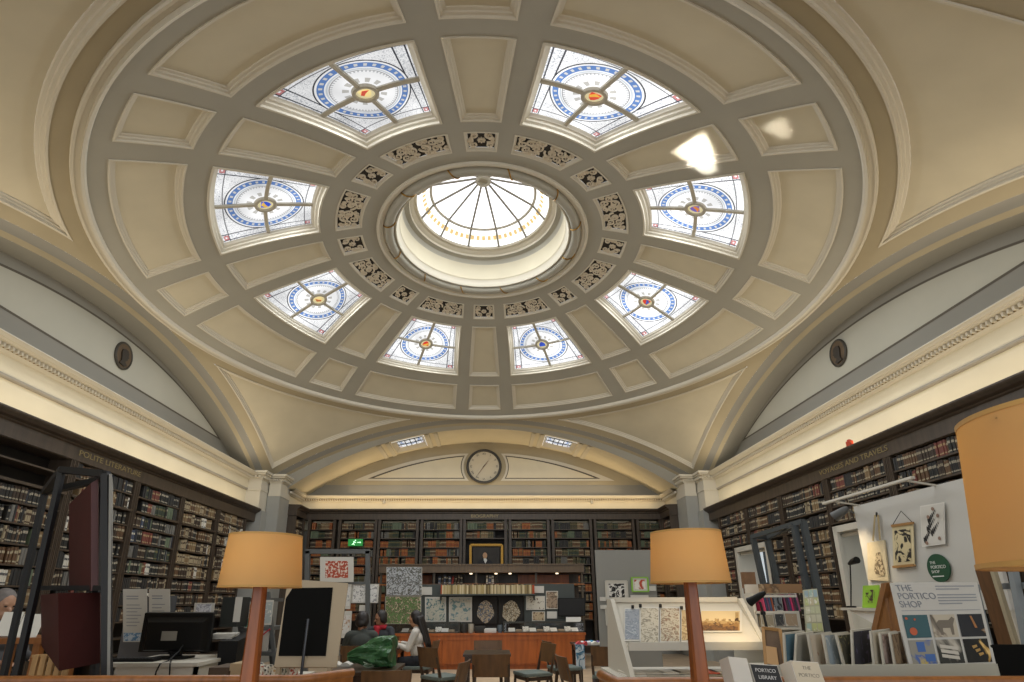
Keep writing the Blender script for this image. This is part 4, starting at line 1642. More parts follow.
pic('sign_card', 'small framed sign with grey picture standing behind the monitor', q, print_mat('sign_grey', 'cfd0d4', '9a9aa4', 30, .5), 'sign', .12, t=.012)
o = thing('document_box', at(222, 630, 5.6), label='black upright box file with a white label beside the steel trolley', cat='box')
b = MB()
q = up(219, 597, 236, 627, 5.6)
slab(b, q, .25)
b.build('case', mat('box_black', '1d211d', .7), o)
b = MB()
slab(b, up(232.5, 597, 239.5, 622, 5.58), .004)
b.build('label_sheet', PAPER, o)

# ---- grey steel trolley with cards
o = thing('steel_trolley', (at(256, 690, 6.0).x, 6.0, 0), label='grey steel shelf trolley half hidden behind the lamp stem', cat='trolley')
for (a, c, Y) in (((238, 600), (245, 682), 5.9), ((268, 592), (277, 682), 5.9), ((241, 600), (246, 675), 6.3), ((266, 592), (273, 675), 6.3)):
    p, g = ground(a[0], a[1], c[0], c[1], Y)
    post(o, p, g, .035, 'post', STEEL)
for y_ in (598, 627, 652):
    b = MB()
    x0, x1 = at(239 + (y_ - 598) * .09, y_, 5.9), at(269 + (y_ - 598) * .1, y_, 5.9)
    b.bbox((x0.x, 5.88, x0.z - .035), (x1.x, 6.32, x0.z))
    b.build('shelf', STEEL, o)
for r, c1, lb in (((247, 602, 255, 624), 'c79a78', 'peach'), ((244, 618, 249, 628), '64a08a', 'green'), ((262, 600, 271, 625), 'a8b0ae', 'pale grey')):
    pic('greeting_card', lb + ' card standing on the steel trolley behind the lamp stem', up(*r, 5.86), print_mat('card_' + lb.replace(' ', '_'), c1, 'e0ddd2', 30, .58), 'card', .08)
o = thing('red_pencil_case', at(265, 634, 5.85), label='thin red ribbon lying across white folder on the trolley', cat='ribbon')
b = MB()
b.bar(at(259, 638, 5.84), at(270, 629, 5.84), .012, .01, up=(0, 1, 0))
b.build('ribbon', mat('ribbon_red', 'b02034', .6), o)
o.name = 'red_ribbon'
b = MB()
slab(b, up(258, 630, 267, 651, 5.9), .02)
b.build('white_folder', PAPER, label='white folder standing on the lower trolley shelf behind the ribbon', cat='folder')
b = MB()
xq, xw = at(218, 650, 5.3).x, at(237, 650, 5.3).x
b.extr([(xq, 5.3, 0), (xq, 5.3, at(220, 641, 5.3).z), (xq, 5.75, at(220, 632, 5.5).z), (xq, 5.75, 0)], (xw - xq, 0, 0))
b.build('printer_cabinet', BLACK, label='black sloping cabinet between white desk and steel trolley', cat='cabinet')
b = MB()
c = at(226, 637, 5.5)
for i in range(4):
    b.box(c + Vector((0, 0, i * .012 - .005)), (.2, .24, .009), rz=.1 * i)
b.build('paper_stack', PAPER, label='loose heap of white papers on the black sloping cabinet', cat='papers')
for r, cc, lb in (((207, 668, 226, 690), '4a3a2a', 'dark brown box at the end of the white service desk'), ((228, 664, 241, 690), 'a38d6c', 'tan cardboard box beside the lamp stem')):
    o = thing('storage_box', at((r[0] + r[2]) / 2, r[3], 4.7), label=lb, cat='box')
    q = up(*r, 4.7)
    b = MB()
    z0 = 0.0
    b.bbox((q[3].x, 4.7, z0), (q[2].x, 5.0, q[0].z))
    b.build('body', mat('box_' + cc, cc, .8), o)
    b = MB()
    b.bbox((q[3].x - .006, 4.694, q[0].z - .05), (q[2].x + .006, 5.006, q[0].z + .004))
    b.build('lid', mat('boxlid_' + cc, cc, .7), o)
# mugs on a low shelf by the easel
o = thing('display_shelf', at(275, 700, 4.6), label='low pale shelf of mugs below the easel board', cat='shelf')
o['_loc'] = tuple(o.location)
zs = at(275, 677, 4.6).z
xs0, xs1 = at(249, 681, 4.6).x, at(301, 681, 4.6).x
b = MB()
b.bbox((xs0, 4.5, zs - .03), (xs1, 4.95, zs))
b.build('board', WHITE, o)
for x in (xs0 + .01, xs1 - .04):
    b = MB()
    b.bbox((x, 4.5, 0), (x + .03, 4.95, zs - .03))
    b.build('side', WHITE, o)
MP = [('b0583c', 'red patterned'), ('3c3c3c', 'black patterned'), ('c0a070', 'ochre patterned'), ('70806a', 'green patterned'), ('a84830', 'brick patterned'), ('505a70', 'blue patterned')]
proto_m = None
for k, (px, py, Y) in enumerate(((258, 681, 4.56), (266.5, 681, 4.62), (275.5, 681, 4.56), (284.5, 681, 4.62), (292.5, 681, 4.56), (258, 672, 4.8))):
    c = at(px, py, Y)
    c.z = zs
    col, nm = MP[k]
    o = thing('mug', c, label='small white mug with %s print on the low shelf, %s from the lamp stem' % (nm, ORD[k]), cat='mug', group='mugs on the low shelf')
    b = MB()
    b.lathe([(0, 0), (.033, 0), (.036, .01), (.036, .085), (.033, .085), (.032, .012), (0, .01)], c, 20)
    b.build('body', print_mat('mug_' + col, 'd9d4c6', col, 28, .52), o, smooth=40)
    b = MB()
    b.tube([c + Vector((.034, 0, .07)), c + Vector((.058, 0, .062)), c + Vector((.06, 0, .035)), c + Vector((.035, 0, .022))], .006, 8)
    b.build('handle', mat('mug_white', 'd9d4c6', .3), o, smooth=60)

# ---- easel board
q = [at(288, 579, 4.75), at(348, 583, 4.75), at(336.5, 667, 4.45), at(274, 667, 4.45)]
o = thing('display_board', (at(305, 690, 4.5).x, 4.5, 0), label='beige display board seen from behind with black panel and thin metal strut', cat='board')
b = MB()
slab(b, q, .02)
b.build('board', mat('board_beige', 'a3947c', .75), o)
b = MB()
slab(b, [p + Vector((0, -.012, 0)) for p in (at(287.5, 588, 4.73), at(333, 587.5, 4.73), at(326, 655.5, 4.49), at(279, 655.5, 4.49))], .012)
b.build('backing_panel', BLACKM, o)
b = MB()
p, g = ground(306, 619, 299, 681, 4.4)
b.tube([p + Vector((0, .05, 0)), g], .011, 8)
b.build('strut', mat('strut_metal', '4a4c50', .35, .8), o)
for x in (279, 330):
    b = MB()
    a = at(x, 665, 4.47)
    b.bar(a, Vector((a.x, a.y - .02, 0)), .03, .03)
    b.build('leg', mat('board_beige', 'a3947c', .75), o)

# ---- grey steel frame with prints by the near table
o = thing('hanging_rack', (at(338, 700, 10.3).x, 10.3, 0), label='grey steel hanging frame holding the red and white print', cat='display frame')
for (x, y, x2, y2) in ((308, 551, 306, 640), (368, 551, 368, 640)):
    p, g = ground(x, y, x2, y2, 10.3)
    post(o, p, g, 0.08, 'post', STEEL)
for y in (551.5, 583):
    post(o, at(306, y, 10.3), at(370, y, 10.3), 0.08 if y < 560 else .045, 'cross_bar', STEEL)
pic('framed_print', 'white mounted print of red repeated grid hanging on the steel frame', rect(320, 557, 353.5, 582, 10.2), print_mat('red_grid', 'd8cabc', 'a8452c', 24, .47, .3), 'print', .16, t=.02)
pic('info_sheet', 'white sheet with six small grey pictures below the steel frame', up(351, 584, 378, 603, 10.3), print_mat('six_pics', 'd9d8d4', '8e8e8e', 22, .56), 'notice', .06)
pic('info_sheet', 'small white caption below the sheet of six grey pictures', up(359, 605, 369, 611, 10.3), PAPER, 'notice', .05)
pic('framed_print', 'narrow white framed print half hidden behind the easel board, upper one', up(340, 584, 350, 609, 10.24), print_mat('pale_sketch', 'd4d2cc', 'a8a8a8', 18, .56), 'print', .12, t=.02)
pic('framed_print', 'narrow white framed print half hidden behind the easel board, lower one', up(340, 611, 350, 638, 10.24), print_mat('pale_sketch2', 'd4d2cc', 'b08a68', 14, .56), 'print', .16, t=.02)
b = MB()
c = at(355.5, 542.5, 15.55)
o = thing('exit_sign', c - Vector((0, 0, .09)), label='green lit exit sign with running figure on the biography shelves', cat='sign')
b.box(c, (.40, .05, .19))
b.build('box', mat('exit_green', '1f7a35', .4, emit=.8), o)
b = MB()
y = c.y - .03
K = lambda u, v: Vector((c.x + u, y, c.z + v))
b.bar(K(-.02, .02), K(-.05, -.03), .025, .01, up=(0, 1, 0))
b.bar(K(-.05, -.03), K(-.09, -.06), .02, .01, up=(0, 1, 0))
b.bar(K(-.05, -.03), K(-.02, -.07), .02, .01, up=(0, 1, 0))
b.bar(K(-.02, .02), K(.02, -.01), .015, .01, up=(0, 1, 0))
b.bar(K(-.02, .02), K(-.06, .03), .015, .01, up=(0, 1, 0))
b.lathe([(0, .02), (.015, .012), (.02, 0), (.015, -.012), (0, -.02)], K(-.0, .055), 12)
b.bar(K(.06, 0), K(.14, 0), .02, .01, up=(0, 1, 0))
b.poly([K(.13, .03), K(.13, -.03), K(.165, 0)])
b.build('pictogram_lettering', mat('exit_white', 'c8f5d0', .4, emit=1.2), o)
# ================================================================== THE FAR COUNTER AND CANOPY
YC = 12.7
ctop = at(490, 633, YC).z
cx0, cx1 = at(393, 640, YC).x, at(586, 640, YC).x
o = thing('counter', ((cx0 + cx1) / 2, 13.0, 0), label='long red mahogany panelled counter below the grey print boards', cat='counter')
b = MB()
b.bbox((cx0, YC - .03, ctop - .05), (cx1, 13.35, ctop))
b.build('top', REDW, o)
b = MB()
b.bbox((cx0 + .03, YC + .02, .08), (cx1 - .03, 13.3, ctop - .05))
b.bbox((cx0 + .05, YC + .05, 0), (cx1 - .05, 13.2, .08))
b.build('body', REDW, o)
w = (cx1 - cx0 - .06) / 4
for i in range(4):
    b = MB()
    x0 = cx0 + .03 + i * w
    b.rbox((x0 + w / 2, YC + .012, (ctop + .08) / 2 - .02), (w - .03, .02, ctop - .18), .008)
    b.build('front_panel', REDW, o)
b = MB()
b.bbox((cx0 + .02, YC - .01, ctop - .14), (cx1 - .02, YC + .03, ctop - .05))
b.build('apron', REDW, o)
GLASS = bpy.data.materials.new('case_glass')
GLASS.use_nodes = True
nt = GLASS.node_tree
nt.nodes.clear()
_o = nt.nodes.new('ShaderNodeOutputMaterial')
_m = nt.nodes.new('ShaderNodeMixShader')
_g = nt.nodes.new('ShaderNodeBsdfGlossy')
_t = nt.nodes.new('ShaderNodeBsdfTransparent')
_g.inputs['Roughness'].default_value = .05
_m.inputs[0].default_value = .08
nt.links.new(_t.outputs[0], _m.inputs[1])
nt.links.new(_g.outputs[0], _m.inputs[2])
nt.links.new(_m.outputs[0], _o.inputs[0])
for (p0, p1, nm) in ((396, 459, 'nearer the seated woman'), (504, 584, 'under the two dark collage prints')):
    xa, xb = at(p0, 630, YC + .05).x, at(p1, 630, YC + .05).x
    h = .21
    o = thing('display_case', ((xa + xb) / 2, YC + .3, ctop), label='low glass topped display case of papers on the counter, ' + nm, cat='display case', group='counter display cases')
    ya, yb = YC + .05, YC + .5
    b = MB()
    for x in (xa, xb):
        for y in (ya, yb):
            b.bbox((x - .012, y - .012, ctop), (x + .012, y + .012, ctop + h))
    for z in (ctop + .012, ctop + h):
        for y in (ya, yb):
            b.bbox((xa, y - .012, z - .012), (xb, y + .012, z + .012))
        for x in (xa, xb):
            b.bbox((x - .012, ya, z - .012), (x + .012, yb, z + .012))
    b.build('case_frame', IRON, o)
    b = MB()
    b.bbox((xa, ya, ctop + .002), (xb, yb, ctop + .01))
    b.build('lining', mat('case_lining', '8b877b', .9), o)
    b = MB()
    b.quad((xa, ya, ctop + h), (xb, ya, ctop + h), (xb, yb, ctop + h), (xa, yb, ctop + h))
    b.quad((xa, ya, ctop), (xb, ya, ctop), (xb, ya, ctop + h), (xa, ya, ctop + h))
    b.build('glass_pane', GLASS, o)
    n = int((xb - xa) / .17)
    for i in range(n):
        x = lerp(xa + .1, xb - .1, (i + .5) / n)
        kind = i % 3
        b = MB()
        if kind == 0:
            b.box((x, YC + .25, ctop + .05), (.15, .2, .012), rz=R.uniform(-.3, .3), M=Matrix.Rotation(.35, 3, 'X'))
            nm2, m2, lb = 'paper_leaf', PAPER, 'white loose leaf'
        elif kind == 1:
            b.rbox((x, YC + .24, ctop + .035), (.13, .18, .05), .004)
            nm2, m2, lb = 'old_book', mat('case_book', 'a4927a', .7), 'tan old volume'
        else:
            b.extr([(x - .07, YC + .2, ctop + .012), (x + .07, YC + .2, ctop + .012), (x + .07, YC + .3, ctop + .12), (x - .07, YC + .3, ctop + .12)], (0, .01, 0))
            nm2, m2, lb = 'caption_card', print_mat('case_card', 'c9c5ba', '6b6459', 30, .55), 'printed card propped up'
        b.build(nm2, m2, label='%s inside the glass case %s, %s along' % (lb, 'by the woman' if p0 < 400 else 'under the collages', ORD[i]), cat='exhibit', group='papers in the counter cases')
for k, (px, wpx, hpx, c, nm, lb) in enumerate(((464, 8, 8, '2c2a28', 'ink_pot', 'dark squat pot'), (471, 6, 8, 'a39b8c', 'tumbler', 'pale tumbler'), (480, 10, 6, '26231f', 'card_box', 'low black card box'), (490, 12, 4, 'c9c8c4', 'paper_pad', 'white paper pad'), (500, 5, 7, '54606a', 'pen_pot', 'blue grey pen pot'))):
    c0 = at(px, 633, YC + .1)
    c0.z = ctop
    wd_, hh = wpx / 545 * 12.8, hpx / 545 * 12.8
    b = MB()
    if nm in ('ink_pot', 'tumbler', 'pen_pot'):
        b.lathe([(0, 0), (wd_ * .42, 0), (wd_ * .5, hh * .5), (wd_ * .45, hh), (wd_ * .4, hh), (wd_ * .4, hh * .2), (0, hh * .15)], c0, 16)
    else:
        b.rbox(c0 + Vector((0, 0, hh / 2)), (wd_, .16, hh), .01)
    b.build(nm, mat('counter_' + nm, c, .5), label='%s on the counter between the two glass cases' % lb, cat='desk item', smooth=40)

# grey board with prints
YB = 13.32
q = rect(420, 584, 576, 640, YB)
o = thing('pin_board', (at(498, 640, YB).x, YB, ctop), label='long dark grey pin board standing behind the counter', cat='board')
for i, (p0, p1) in enumerate(((420, 447), (447, 472), (472, 498), (498, 524), (524, 576))):
    b = MB()
    xa, xb = at(p0, 620, YB).x, at(p1, 620, YB).x
    b.bbox((xa + .008, YB, ctop), (xb - .008, YB + .03, at(498, 584, YB).z))
    b.build('panel', mat('pin_black', '262523', .9) if i in (2, 3) else DGREYB, o)
YP = YB - .02
teal = print_mat('teal_plant', 'b9b6a6', '6b8684', 9, .54, 2.2, '3f6070')
teal2 = print_mat('teal_plant2', 'bbb8a8', '66828a', 10, .55, 1.2, '6d8a86')
pic('teal_print', 'cream print of teal leaves pinned above the counter, closer to the seated woman', rect(425, 597, 446, 622, YP), teal, 'print', .06)
pic('teal_print', 'cream print of teal flowers pinned above the counter, closer to the dark collages', rect(449, 597, 472, 622, YP), teal2, 'print', .06)
for k, (p0, p1, lb, mm) in enumerate(((474, 497, 'dark print with pale round bird collage in warm ochre', ('232120', 'b3a48c', '5d6e84')), (499, 523, 'dark print with pale round collage and blue flare', ('24221f', 'c0b49c', '8b7350')))):
    o = thing('collage_picture', at((p0 + p1) / 2, 624, YP), label=lb + ' above the counter', cat='print')
    qq = rect(p0, 597, p1, 624, YP)
    b = MB()
    slab(b, qq, .006)
    b.build('sheet', mat('collage_black', '242220', .85), o)
    b = MB()
    cxm = .5
    pts = [bil(qq, cxm + .36 * cos(t) * (1 + .08 * sin(5 * t + k)), .55 + .40 * sin(t) * (1 + .06 * cos(4 * t))) - Vector((0, .004, 0)) for t in rng(40, 0, 2 * PI)[:-1]]
    b.poly(pts)
    b.build('image', print_mat('collage_%d' % k, mm[1], mm[0], 14, .5, 2.5, mm[2]), o)
pic('specimen_print', 'white sheet of small brown specimens pinned on the grey board', rect(526, 596, 545, 610, YP), print_mat('specimens', 'cdc8ba', '5a4330', 16, .6), 'print', .06)
pic('portrait_photo', 'brown portrait photograph pinned above the black wall screen', rect(546, 591, 558, 609, YP), print_mat('sepia', '9a8670', '4a382a', 8, .5, 1.5, 'c2b49c'), 'photo', .04)
pic('sketch_card', 'small tan sketch card pinned under the specimen sheet', rect(532, 611.5, 545, 621, YP), print_mat('tan_sketch', 'b7a486', '6b5640', 16, .55), 'card', .06)
pic('caption_label', 'small white caption pinned under the brown portrait photograph', rect(547, 611.5, 557, 618.5, YP), PAPER, 'label', .05)
pic('caption_label', 'small white caption at the red end of the shelf of pale books', rect(533, 586, 544, 593, YP), PAPER, 'label', .05)
pic('caption_label', 'small white caption beside the big grey tree photograph', rect(421.5, 587, 432, 595, YP), PAPER, 'label', .05)
pic('tree_photo', 'large grey photograph of pollarded trees with purple edge', rect(386.5, 567, 422, 595.5, 12.6), print_mat('trees_grey', 'a9adb0', '2f2f2c', 11, .5, 2.5, '6f6f68'), 'photo', .01, t=.02)
pic('tree_photo', 'large green and brown photograph of leaves and branches', rect(385.5, 596.5, 421, 624, 12.6), print_mat('leaves_green', '5f7a48', '3b2f22', 11, .5, 2.5, 'b5a68c'), 'photo', .01, t=.02)
o = thing('wall_screen', at(571, 617, YP - .05), label='black flat screen mounted on the end of the grey pin board', cat='screen')
b = MB()
slab(b, rect(558, 598, 585.5, 616, YP - .06), .04)
b.build('casing', BLACK, o)
b = MB()
b.poly([p + Vector((0, -.002, 0)) for p in rect(559, 598.8, 584.5, 615, YP - .06)])
b.build('display', mat('screen_off', '0b0c0e', .5), o)
b = MB()
slab(b, rect(566, 617, 581, 622.5, YC + .55, YC + .45), .01)
b.build('paper_sheet', PAPER, label='white sheet propped below the black wall screen', cat='paper')
# canopy
YK = 13.5
x0, x1 = at(379, 568, YK).x, at(584, 568, YK).x
zt_, zb_ = at(480, 564.5, YK).z, at(480, 572.5, YK).z
o = thing('canopy_shelf', ((x0 + x1) / 2, 13.9, 0), label='long brown wooden canopy on thin posts above the counter boards', cat='canopy')
b = MB()
b.bbox((x0, YK, zb_), (x1, 14.5, zt_))
b.build('beam', mat('canopy_wood', '5a4a38', .5, wood=.2), o)
b = MB()
b.bbox((x0, YK - .02, zt_ - .02), (x1, YK, zt_ + .015))
b.build('cornice_strip', mat('canopy_wood', '5a4a38', .5, wood=.2), o)
for px in (381, 434, 476, 536, 582):
    b = MB()
    x = at(px, 580, YK + .1).x
    b.bbox((x - .025, YK + .08, ctop), (x + .025, YK + .13, zb_))
    b.build('post', mat('canopy_post', '4d4436', .5), o)
b = MB()
b.bbox((x0, 14.45, .3), (x1, 14.5, zb_))
b.build('back_panel', DARKW, o)
b = MB()
zs = at(480, 584, 13.7).z
b.bbox((x0, 13.55, zs - .03), (x1, 14.45, zs))
b.build('shelf', ORANGEW, o)
for (p0, p1) in ((518, 569), (386, 432)):
    b = MB()
    b.bbox((at(p0, 580, 14.3).x, 14.3, zs), (at(p1, 580, 14.3).x, 14.33, at(480, 575, 14.3).z))
    b.build('rust_panel', REDW, o)
for px in (471, 496, 510, 557):
    b = MB()
    c = at(px, 574, YK + .3)
    c.z = zb_
    b.lathe([(0, -.03), (.035, -.025), (.035, 0)], c, 12)
    b.build('downlight', mat('small_light', 'ffe6c0', .4, emit=2), o)
    l = bpy.data.lights.new('canopy_light', 'SPOT')
    l.energy, l.color, l.spot_size, l.spot_blend, l.shadow_soft_size = 22, (1, .8, .55), 2.2, .8, .04
    lo = bpy.data.objects.new('canopy_light', l)
    COL.objects.link(lo)
    lo.location = c + Vector((0, -.45, -.02))
    lo.rotation_euler = (-.15, 0, 0)
n = 0
for (p0, p1) in ((438, 462), (486, 516)):
    x = at(p0, 580, 13.72).x
    xe = at(p1, 580, 13.72).x
    while x < xe and n < 14:
        c = R.choice(('plain black', 'black', 'dark brown', 'plain black', 'red', 'slate blue', 'white'))
        th = R.uniform(.045, .075)
        h = R.uniform(.17, .225)
        lean = R.choice((0, 0, .25))
        M = Matrix(((th, 0, lean * h, x + th / 2), (0, .16, 0, 13.7), (0, 0, h, zs + .001), (0, 0, 0, 1)))
        me = proto[c].data if c in proto else None
        if me is None:
            me = bpy.data.meshes.new('book_' + c.replace(' ', '_'))
            me.from_pydata(BOOKMB[c].v, [], BOOKMB[c].f)
            for m_ in BOOKMAT[c]:
                me.materials.append(m_)
            me.polygons.foreach_set('material_index', BOOKMB[c].m)
            proto[c] = bpy.data.objects.new('book', me)
        o = bpy.data.objects.new('book', me)
        COL.objects.link(o)
        o.matrix_world = M
        tag(o, '%s book under the brown canopy above the counter, %s along' % (c, ORD[n]), 'book', 'books under the canopy')
        n += 1
        x += th + .002 + (lean * .05)
# row of pale fore-edges between two red ends, on top of the board
zr = at(487, 594, 13.2).z
xa, xb = at(441, 590, 13.2).x, at(534, 590, 13.2).x
o = thing('long_shelf', ((xa + xb) / 2, 13.2, zr - .03), label='thin shelf along the pin board carrying pale book fore-edges', cat='shelf')
b = MB()
b.bbox((xa - .03, 13.1, zr - .03), (xb + .03, 13.3, zr))
b.build('board', DGREYB, o)
for i in range(2):
    b = MB()
    b.bbox((xa - .02, 13.2, zr - .14) if i == 0 else (xb - .02, 13.2, zr - .14), (xa + .02, 13.22, zr - .03) if i == 0 else (xb + .02, 13.22, zr - .03))
    b.build('bracket', IRON, o)
b = MB()
x = xa
ms = [mat('fore_%d' % i, c, .85) for i, c in enumerate(('b7a781', '8f7d56', 'cdbf9c', '6d5e40', 'a89565', 'a4492a'))]
i = 0
hz = at(487, 584.5, 13.2).z - zr
while x < xb:
    th = R.uniform(.018, .035)
    b.bbox((x, 13.12, zr), (x + th * .94, 13.28, zr + hz * R.uniform(.9, 1.0)), 5 if (i < 1 or x + th * 2 > xb) else R.choice((0, 0, 1, 2, 2, 3, 4)))
    x += th
    i += 1
b.build('books', ms, label='row of pale old fore-edges between two red covers on the pin board shelf', cat='books', kind='stuff', group='books on the wall shelves')
# gilt framed portrait
YG = 15.62
o = thing('portrait_painting', at(486, 566, YG), label='gilt framed portrait of a white collared man on the biography shelves', cat='painting')
q = rect(470.5, 545, 502, 575, YG)
b = MB()
slab(b, inset(q, .08, .08, .92, .95), .02)
b.build('canvas', mat('portrait_ground', '2b2722', .7, var=.3, scale=5), o)
for i in range(4):
    b = MB()
    a, c = q[i], q[(i + 1) % 4]
    b.bar(a, c, .065, .05, up=(0, 1, 0))
    b.bar(a + Vector((0, -.03, 0)), c + Vector((0, -.03, 0)), .022, .02, up=(0, 1, 0))
    b.build('frame_bar', GOLD, o)
b = MB()
hc = at(485, 555.5, YG - .03)
b.add([hc + Vector((.062 * cos(t), 0, .085 * sin(t))) for t in rng(20, 0, 2 * PI)[:-1]], [tuple(range(20))], 0)
b.add([hc + Vector((x, .004, z)) for x, z in ((-.05, -.06), (.05, -.06), (.2, -.16), (.24, -.4), (-.24, -.4), (-.2, -.16))], [tuple(range(6))], 1)
b.add([hc + Vector((x, -.003, z)) for x, z in ((-.04, -.08), (.04, -.08), (.06, -.14), (.01, -.22), (-.03, -.14))], [tuple(range(5))], 2)
b.build('sitter_image', [mat('painted_skin', 'b08a68', .7), mat('painted_coat', '17171a', .7), mat('painted_collar', 'c9c9c4', .7)], o)

# ================================================================== TABLES AND CHAIRS


def table(name, label, x0, x1, y0, y1, z=.75, m=None, group='reading room tables'):
    m = m or DARKT
    o = thing(name, ((x0 + x1) / 2, (y0 + y1) / 2, 0), label=label, cat='table', group=group)
    b = MB()
    b.rbox(((x0 + x1) / 2, (y0 + y1) / 2, z - .016), (x1 - x0, y1 - y0, .032), .006)
    b.build('top', m, o)
    for x in (x0 + .05, x1 - .05):
        for y in (y0 + .05, y1 - .05):
            b = MB()
            b.bar((x, y, z - .03), (x, y, 0), .055, .055, w2=.04, h2=.04)
            b.build('leg', m, o)
    b = MB()
    for (a, c) in (((x0 + .05, y0 + .05), (x1 - .05, y0 + .05)), ((x0 + .05, y1 - .05), (x1 - .05, y1 - .05)), ((x0 + .05, y0 + .05), (x0 + .05, y1 - .05)), ((x1 - .05, y0 + .05), (x1 - .05, y1 - .05))):
        b.bar((*a, z - .07), (*c, z - .07), .022, .08)
    b.build('apron', m, o)
    return o


Xp = lambda px, Y: at(px, 640, Y).x
table('reading_table', 'small dark square table in the middle of the floor between chairs', Xp(463, 7.55), Xp(511, 7.55), 7.55, 8.2)
table('reading_table', 'dark table where the three people sit near the counter', Xp(345, 8.7), Xp(399, 8.7), 8.7, 9.5)
table('reading_table', 'dark table carrying the green bag by the easel board', Xp(326, 5.75), Xp(395, 5.75), 5.75, 6.55)
table('craft_table', 'dark table covered with coloured papers beside the tall grey board', Xp(577, 8.9), Xp(640, 8.9), 8.9, 9.7)


def make_chair():
    o = thing('dining_chair', (0, 0, 0))
    b = MB()
    b.rbox((0, .0, .45), (.42, .41, .045), .018)
    b.build('seat', SEATF, o, smooth=50)
    b = MB()
    b.grid(lambda u, v: Vector((.215 * u, -.2 - .055 * v - .03 * (1 - u * u), .585 + .245 * v - .0 * u * u)), rng(10, -1, 1), rng(6), 0)
    g = MB()
    k = len(b.v)
    b.add([p + Vector((0, -.018, 0)) for p in b.v[:k]], [f[::-1] for f in b.f[:]], 0)
    n = 11
    e = [i for i in range(n)] + [j * n + n - 1 for j in range(1, 7)] + [6 * n + i for i in range(n - 2, -1, -1)] + [j * n for j in range(5, 0, -1)]
    for i in range(len(e)):
        a_, c_ = e[i], e[(i + 1) % len(e)]
        b.f.append([a_, a_ + k, c_ + k, c_])
        b.m.append(0)
    b.build('backrest', BROWNW, o, smooth=40)
    for sx in (-1, 1):
        b = MB()
        b.bar((sx * .185, .175, .44), (sx * .2, .2, 0), .036, .036, w2=.026, h2=.026)
        b.build('leg', DARKT, o)
        b = MB()
        b.bar((sx * .19, -.17, .44), (sx * .2, -.24, 0), .038, .038, w2=.026, h2=.026)
        b.build('leg', DARKT, o)
        b = MB()
        b.bar((sx * .19, -.17, .43), (sx * .2, -.245, .72), .036, .03, w2=.026, h2=.02)
        b.build('back_post', DARKT, o)
        b = MB()
        b.bar((sx * .188, .175, .40), (sx * .19, -.18, .40), .02, .045)
        b.build('side_rail', DARKT, o)
    for y in (.175, -.175):
        b = MB()
        b.bar((-.185, y, .40), (.185, y, .40), .02, .045)
        b.build('cross_rail', DARKT, o)
    return o


chair = make_chair()
CH = [(491, 6.9, 0, 'seen square from behind at the small middle table'), (488, 8.62, 180, 'tucked in on the far side of the small middle table'), (443, 7.85, -48, 'turned half away, just behind the seated woman'),
      (440, 5.95, 78, 'seen edge on, with only its back panel rising from the picture foot'), (532, 8.15, 112, 'standing alone with grey seat towards the small middle table'), (563, 8.8, -78, 'pulled up to the craft table from the counter side'),
      (583, 6.45, -82, 'beside the white rack, seen from its side with grey seat'), (606, 7.9, -10, 'with back towards us in front of the craft table'), (391, 5.42, 4, 'with back towards us in front of the green bag'),
      (420, 9.05, 82, 'occupied by the woman in the white blouse'), (361, 8.25, 0, 'occupied by the person in the dark jacket'), (384, 9.75, 180, 'occupied by the person with the red scarf')]
first = True
for px, Y, deg, lb in CH:
    c = chair if first else copy_tree(chair)
    first = False
    c.location = (at(px, 640, Y).x, Y, 0)
    c.rotation_euler = (0, 0, deg * D2)
    tag(c, 'brown wooden chair ' + lb, 'chair', 'chairs round the reading room tables')

# papers and oddments on the tables
b = MB()
c = Vector((Xp(372, 6.15), 6.15, .755))
# crumpled plastic bag: a puckered cone lying on its side
prof = []
def bagpt(u, v):
    a = u * 2 * PI
    t = v
    rr = (.03 + .16 * t ** .8) * (1 + .13 * sin(3 * a + 5 * t) + .09 * sin(7 * a - 9 * t) + .05 * sin(13 * a + 17 * t))
    x = -.23 + .46 * t + .02 * sin(5 * a)
    y = rr * cos(a) * 1.0
    z = max(0, .105 + .05 * t + rr * sin(a) * 1.0)
    return c + Vector((x, y, min(z, .30)))
b.grid(bagpt, rng(40), rng(18), 0)
b.poly([bagpt(u, 1) for u in rng(40)[:-1]], 0)
b.poly([bagpt(u, 0) for u in rng(40)[:-1]], 0)
o = thing('carrier_bag', c, label='crumpled green plastic carrier bag lying on the near table', cat='bag')
b.build('bag', mat('bag_green', '36603a', .3, var=.3, scale=9), o)
b = MB()
t = text_mb('M&S', .1, .001) if False else None
for i in range(5):
    pts = [bagpt(.62 + .035 * i + .01 * sin(6 * s), lerp(.35, .62, s)) + Vector((0, -.012, .004)) for s in rng(8)]
    b.tube(pts, .006, 5)
b.build('pale_print', mat('bag_print', 'b9cfb0', .5), o)
b = MB()
c2 = Vector((Xp(343, 6.3), 6.3, .752))
for s in (-1, 1):
    b.grid(lambda u, v: c2 + Vector((s * u * .11, v * .16 - .08, .012 + .03 * math.sin(u * PI * .9) - .006 * u)), rng(8), [0, 1])
    b.grid(lambda u, v: c2 + Vector((s * u * .11, v * .16 - .08, .0 + .0 * u)), rng(8), [0, 1])
    b.grid(lambda u, v: c2 + Vector((s * .11, u * .16 - .08, lerp(0, .012 + .03 * math.sin(.9 * PI) - .006, v))), [0, 1], [0, 1])
    b.grid(lambda u, v: c2 + Vector((s * u * .11, -.08, lerp(0, .012 + .03 * math.sin(u * PI * .9) - .006 * u, v))), rng(8), [0, 1])
b.build('open_book', PAPER, label='open white paged book lying on the near table beside the bag', cat='book')
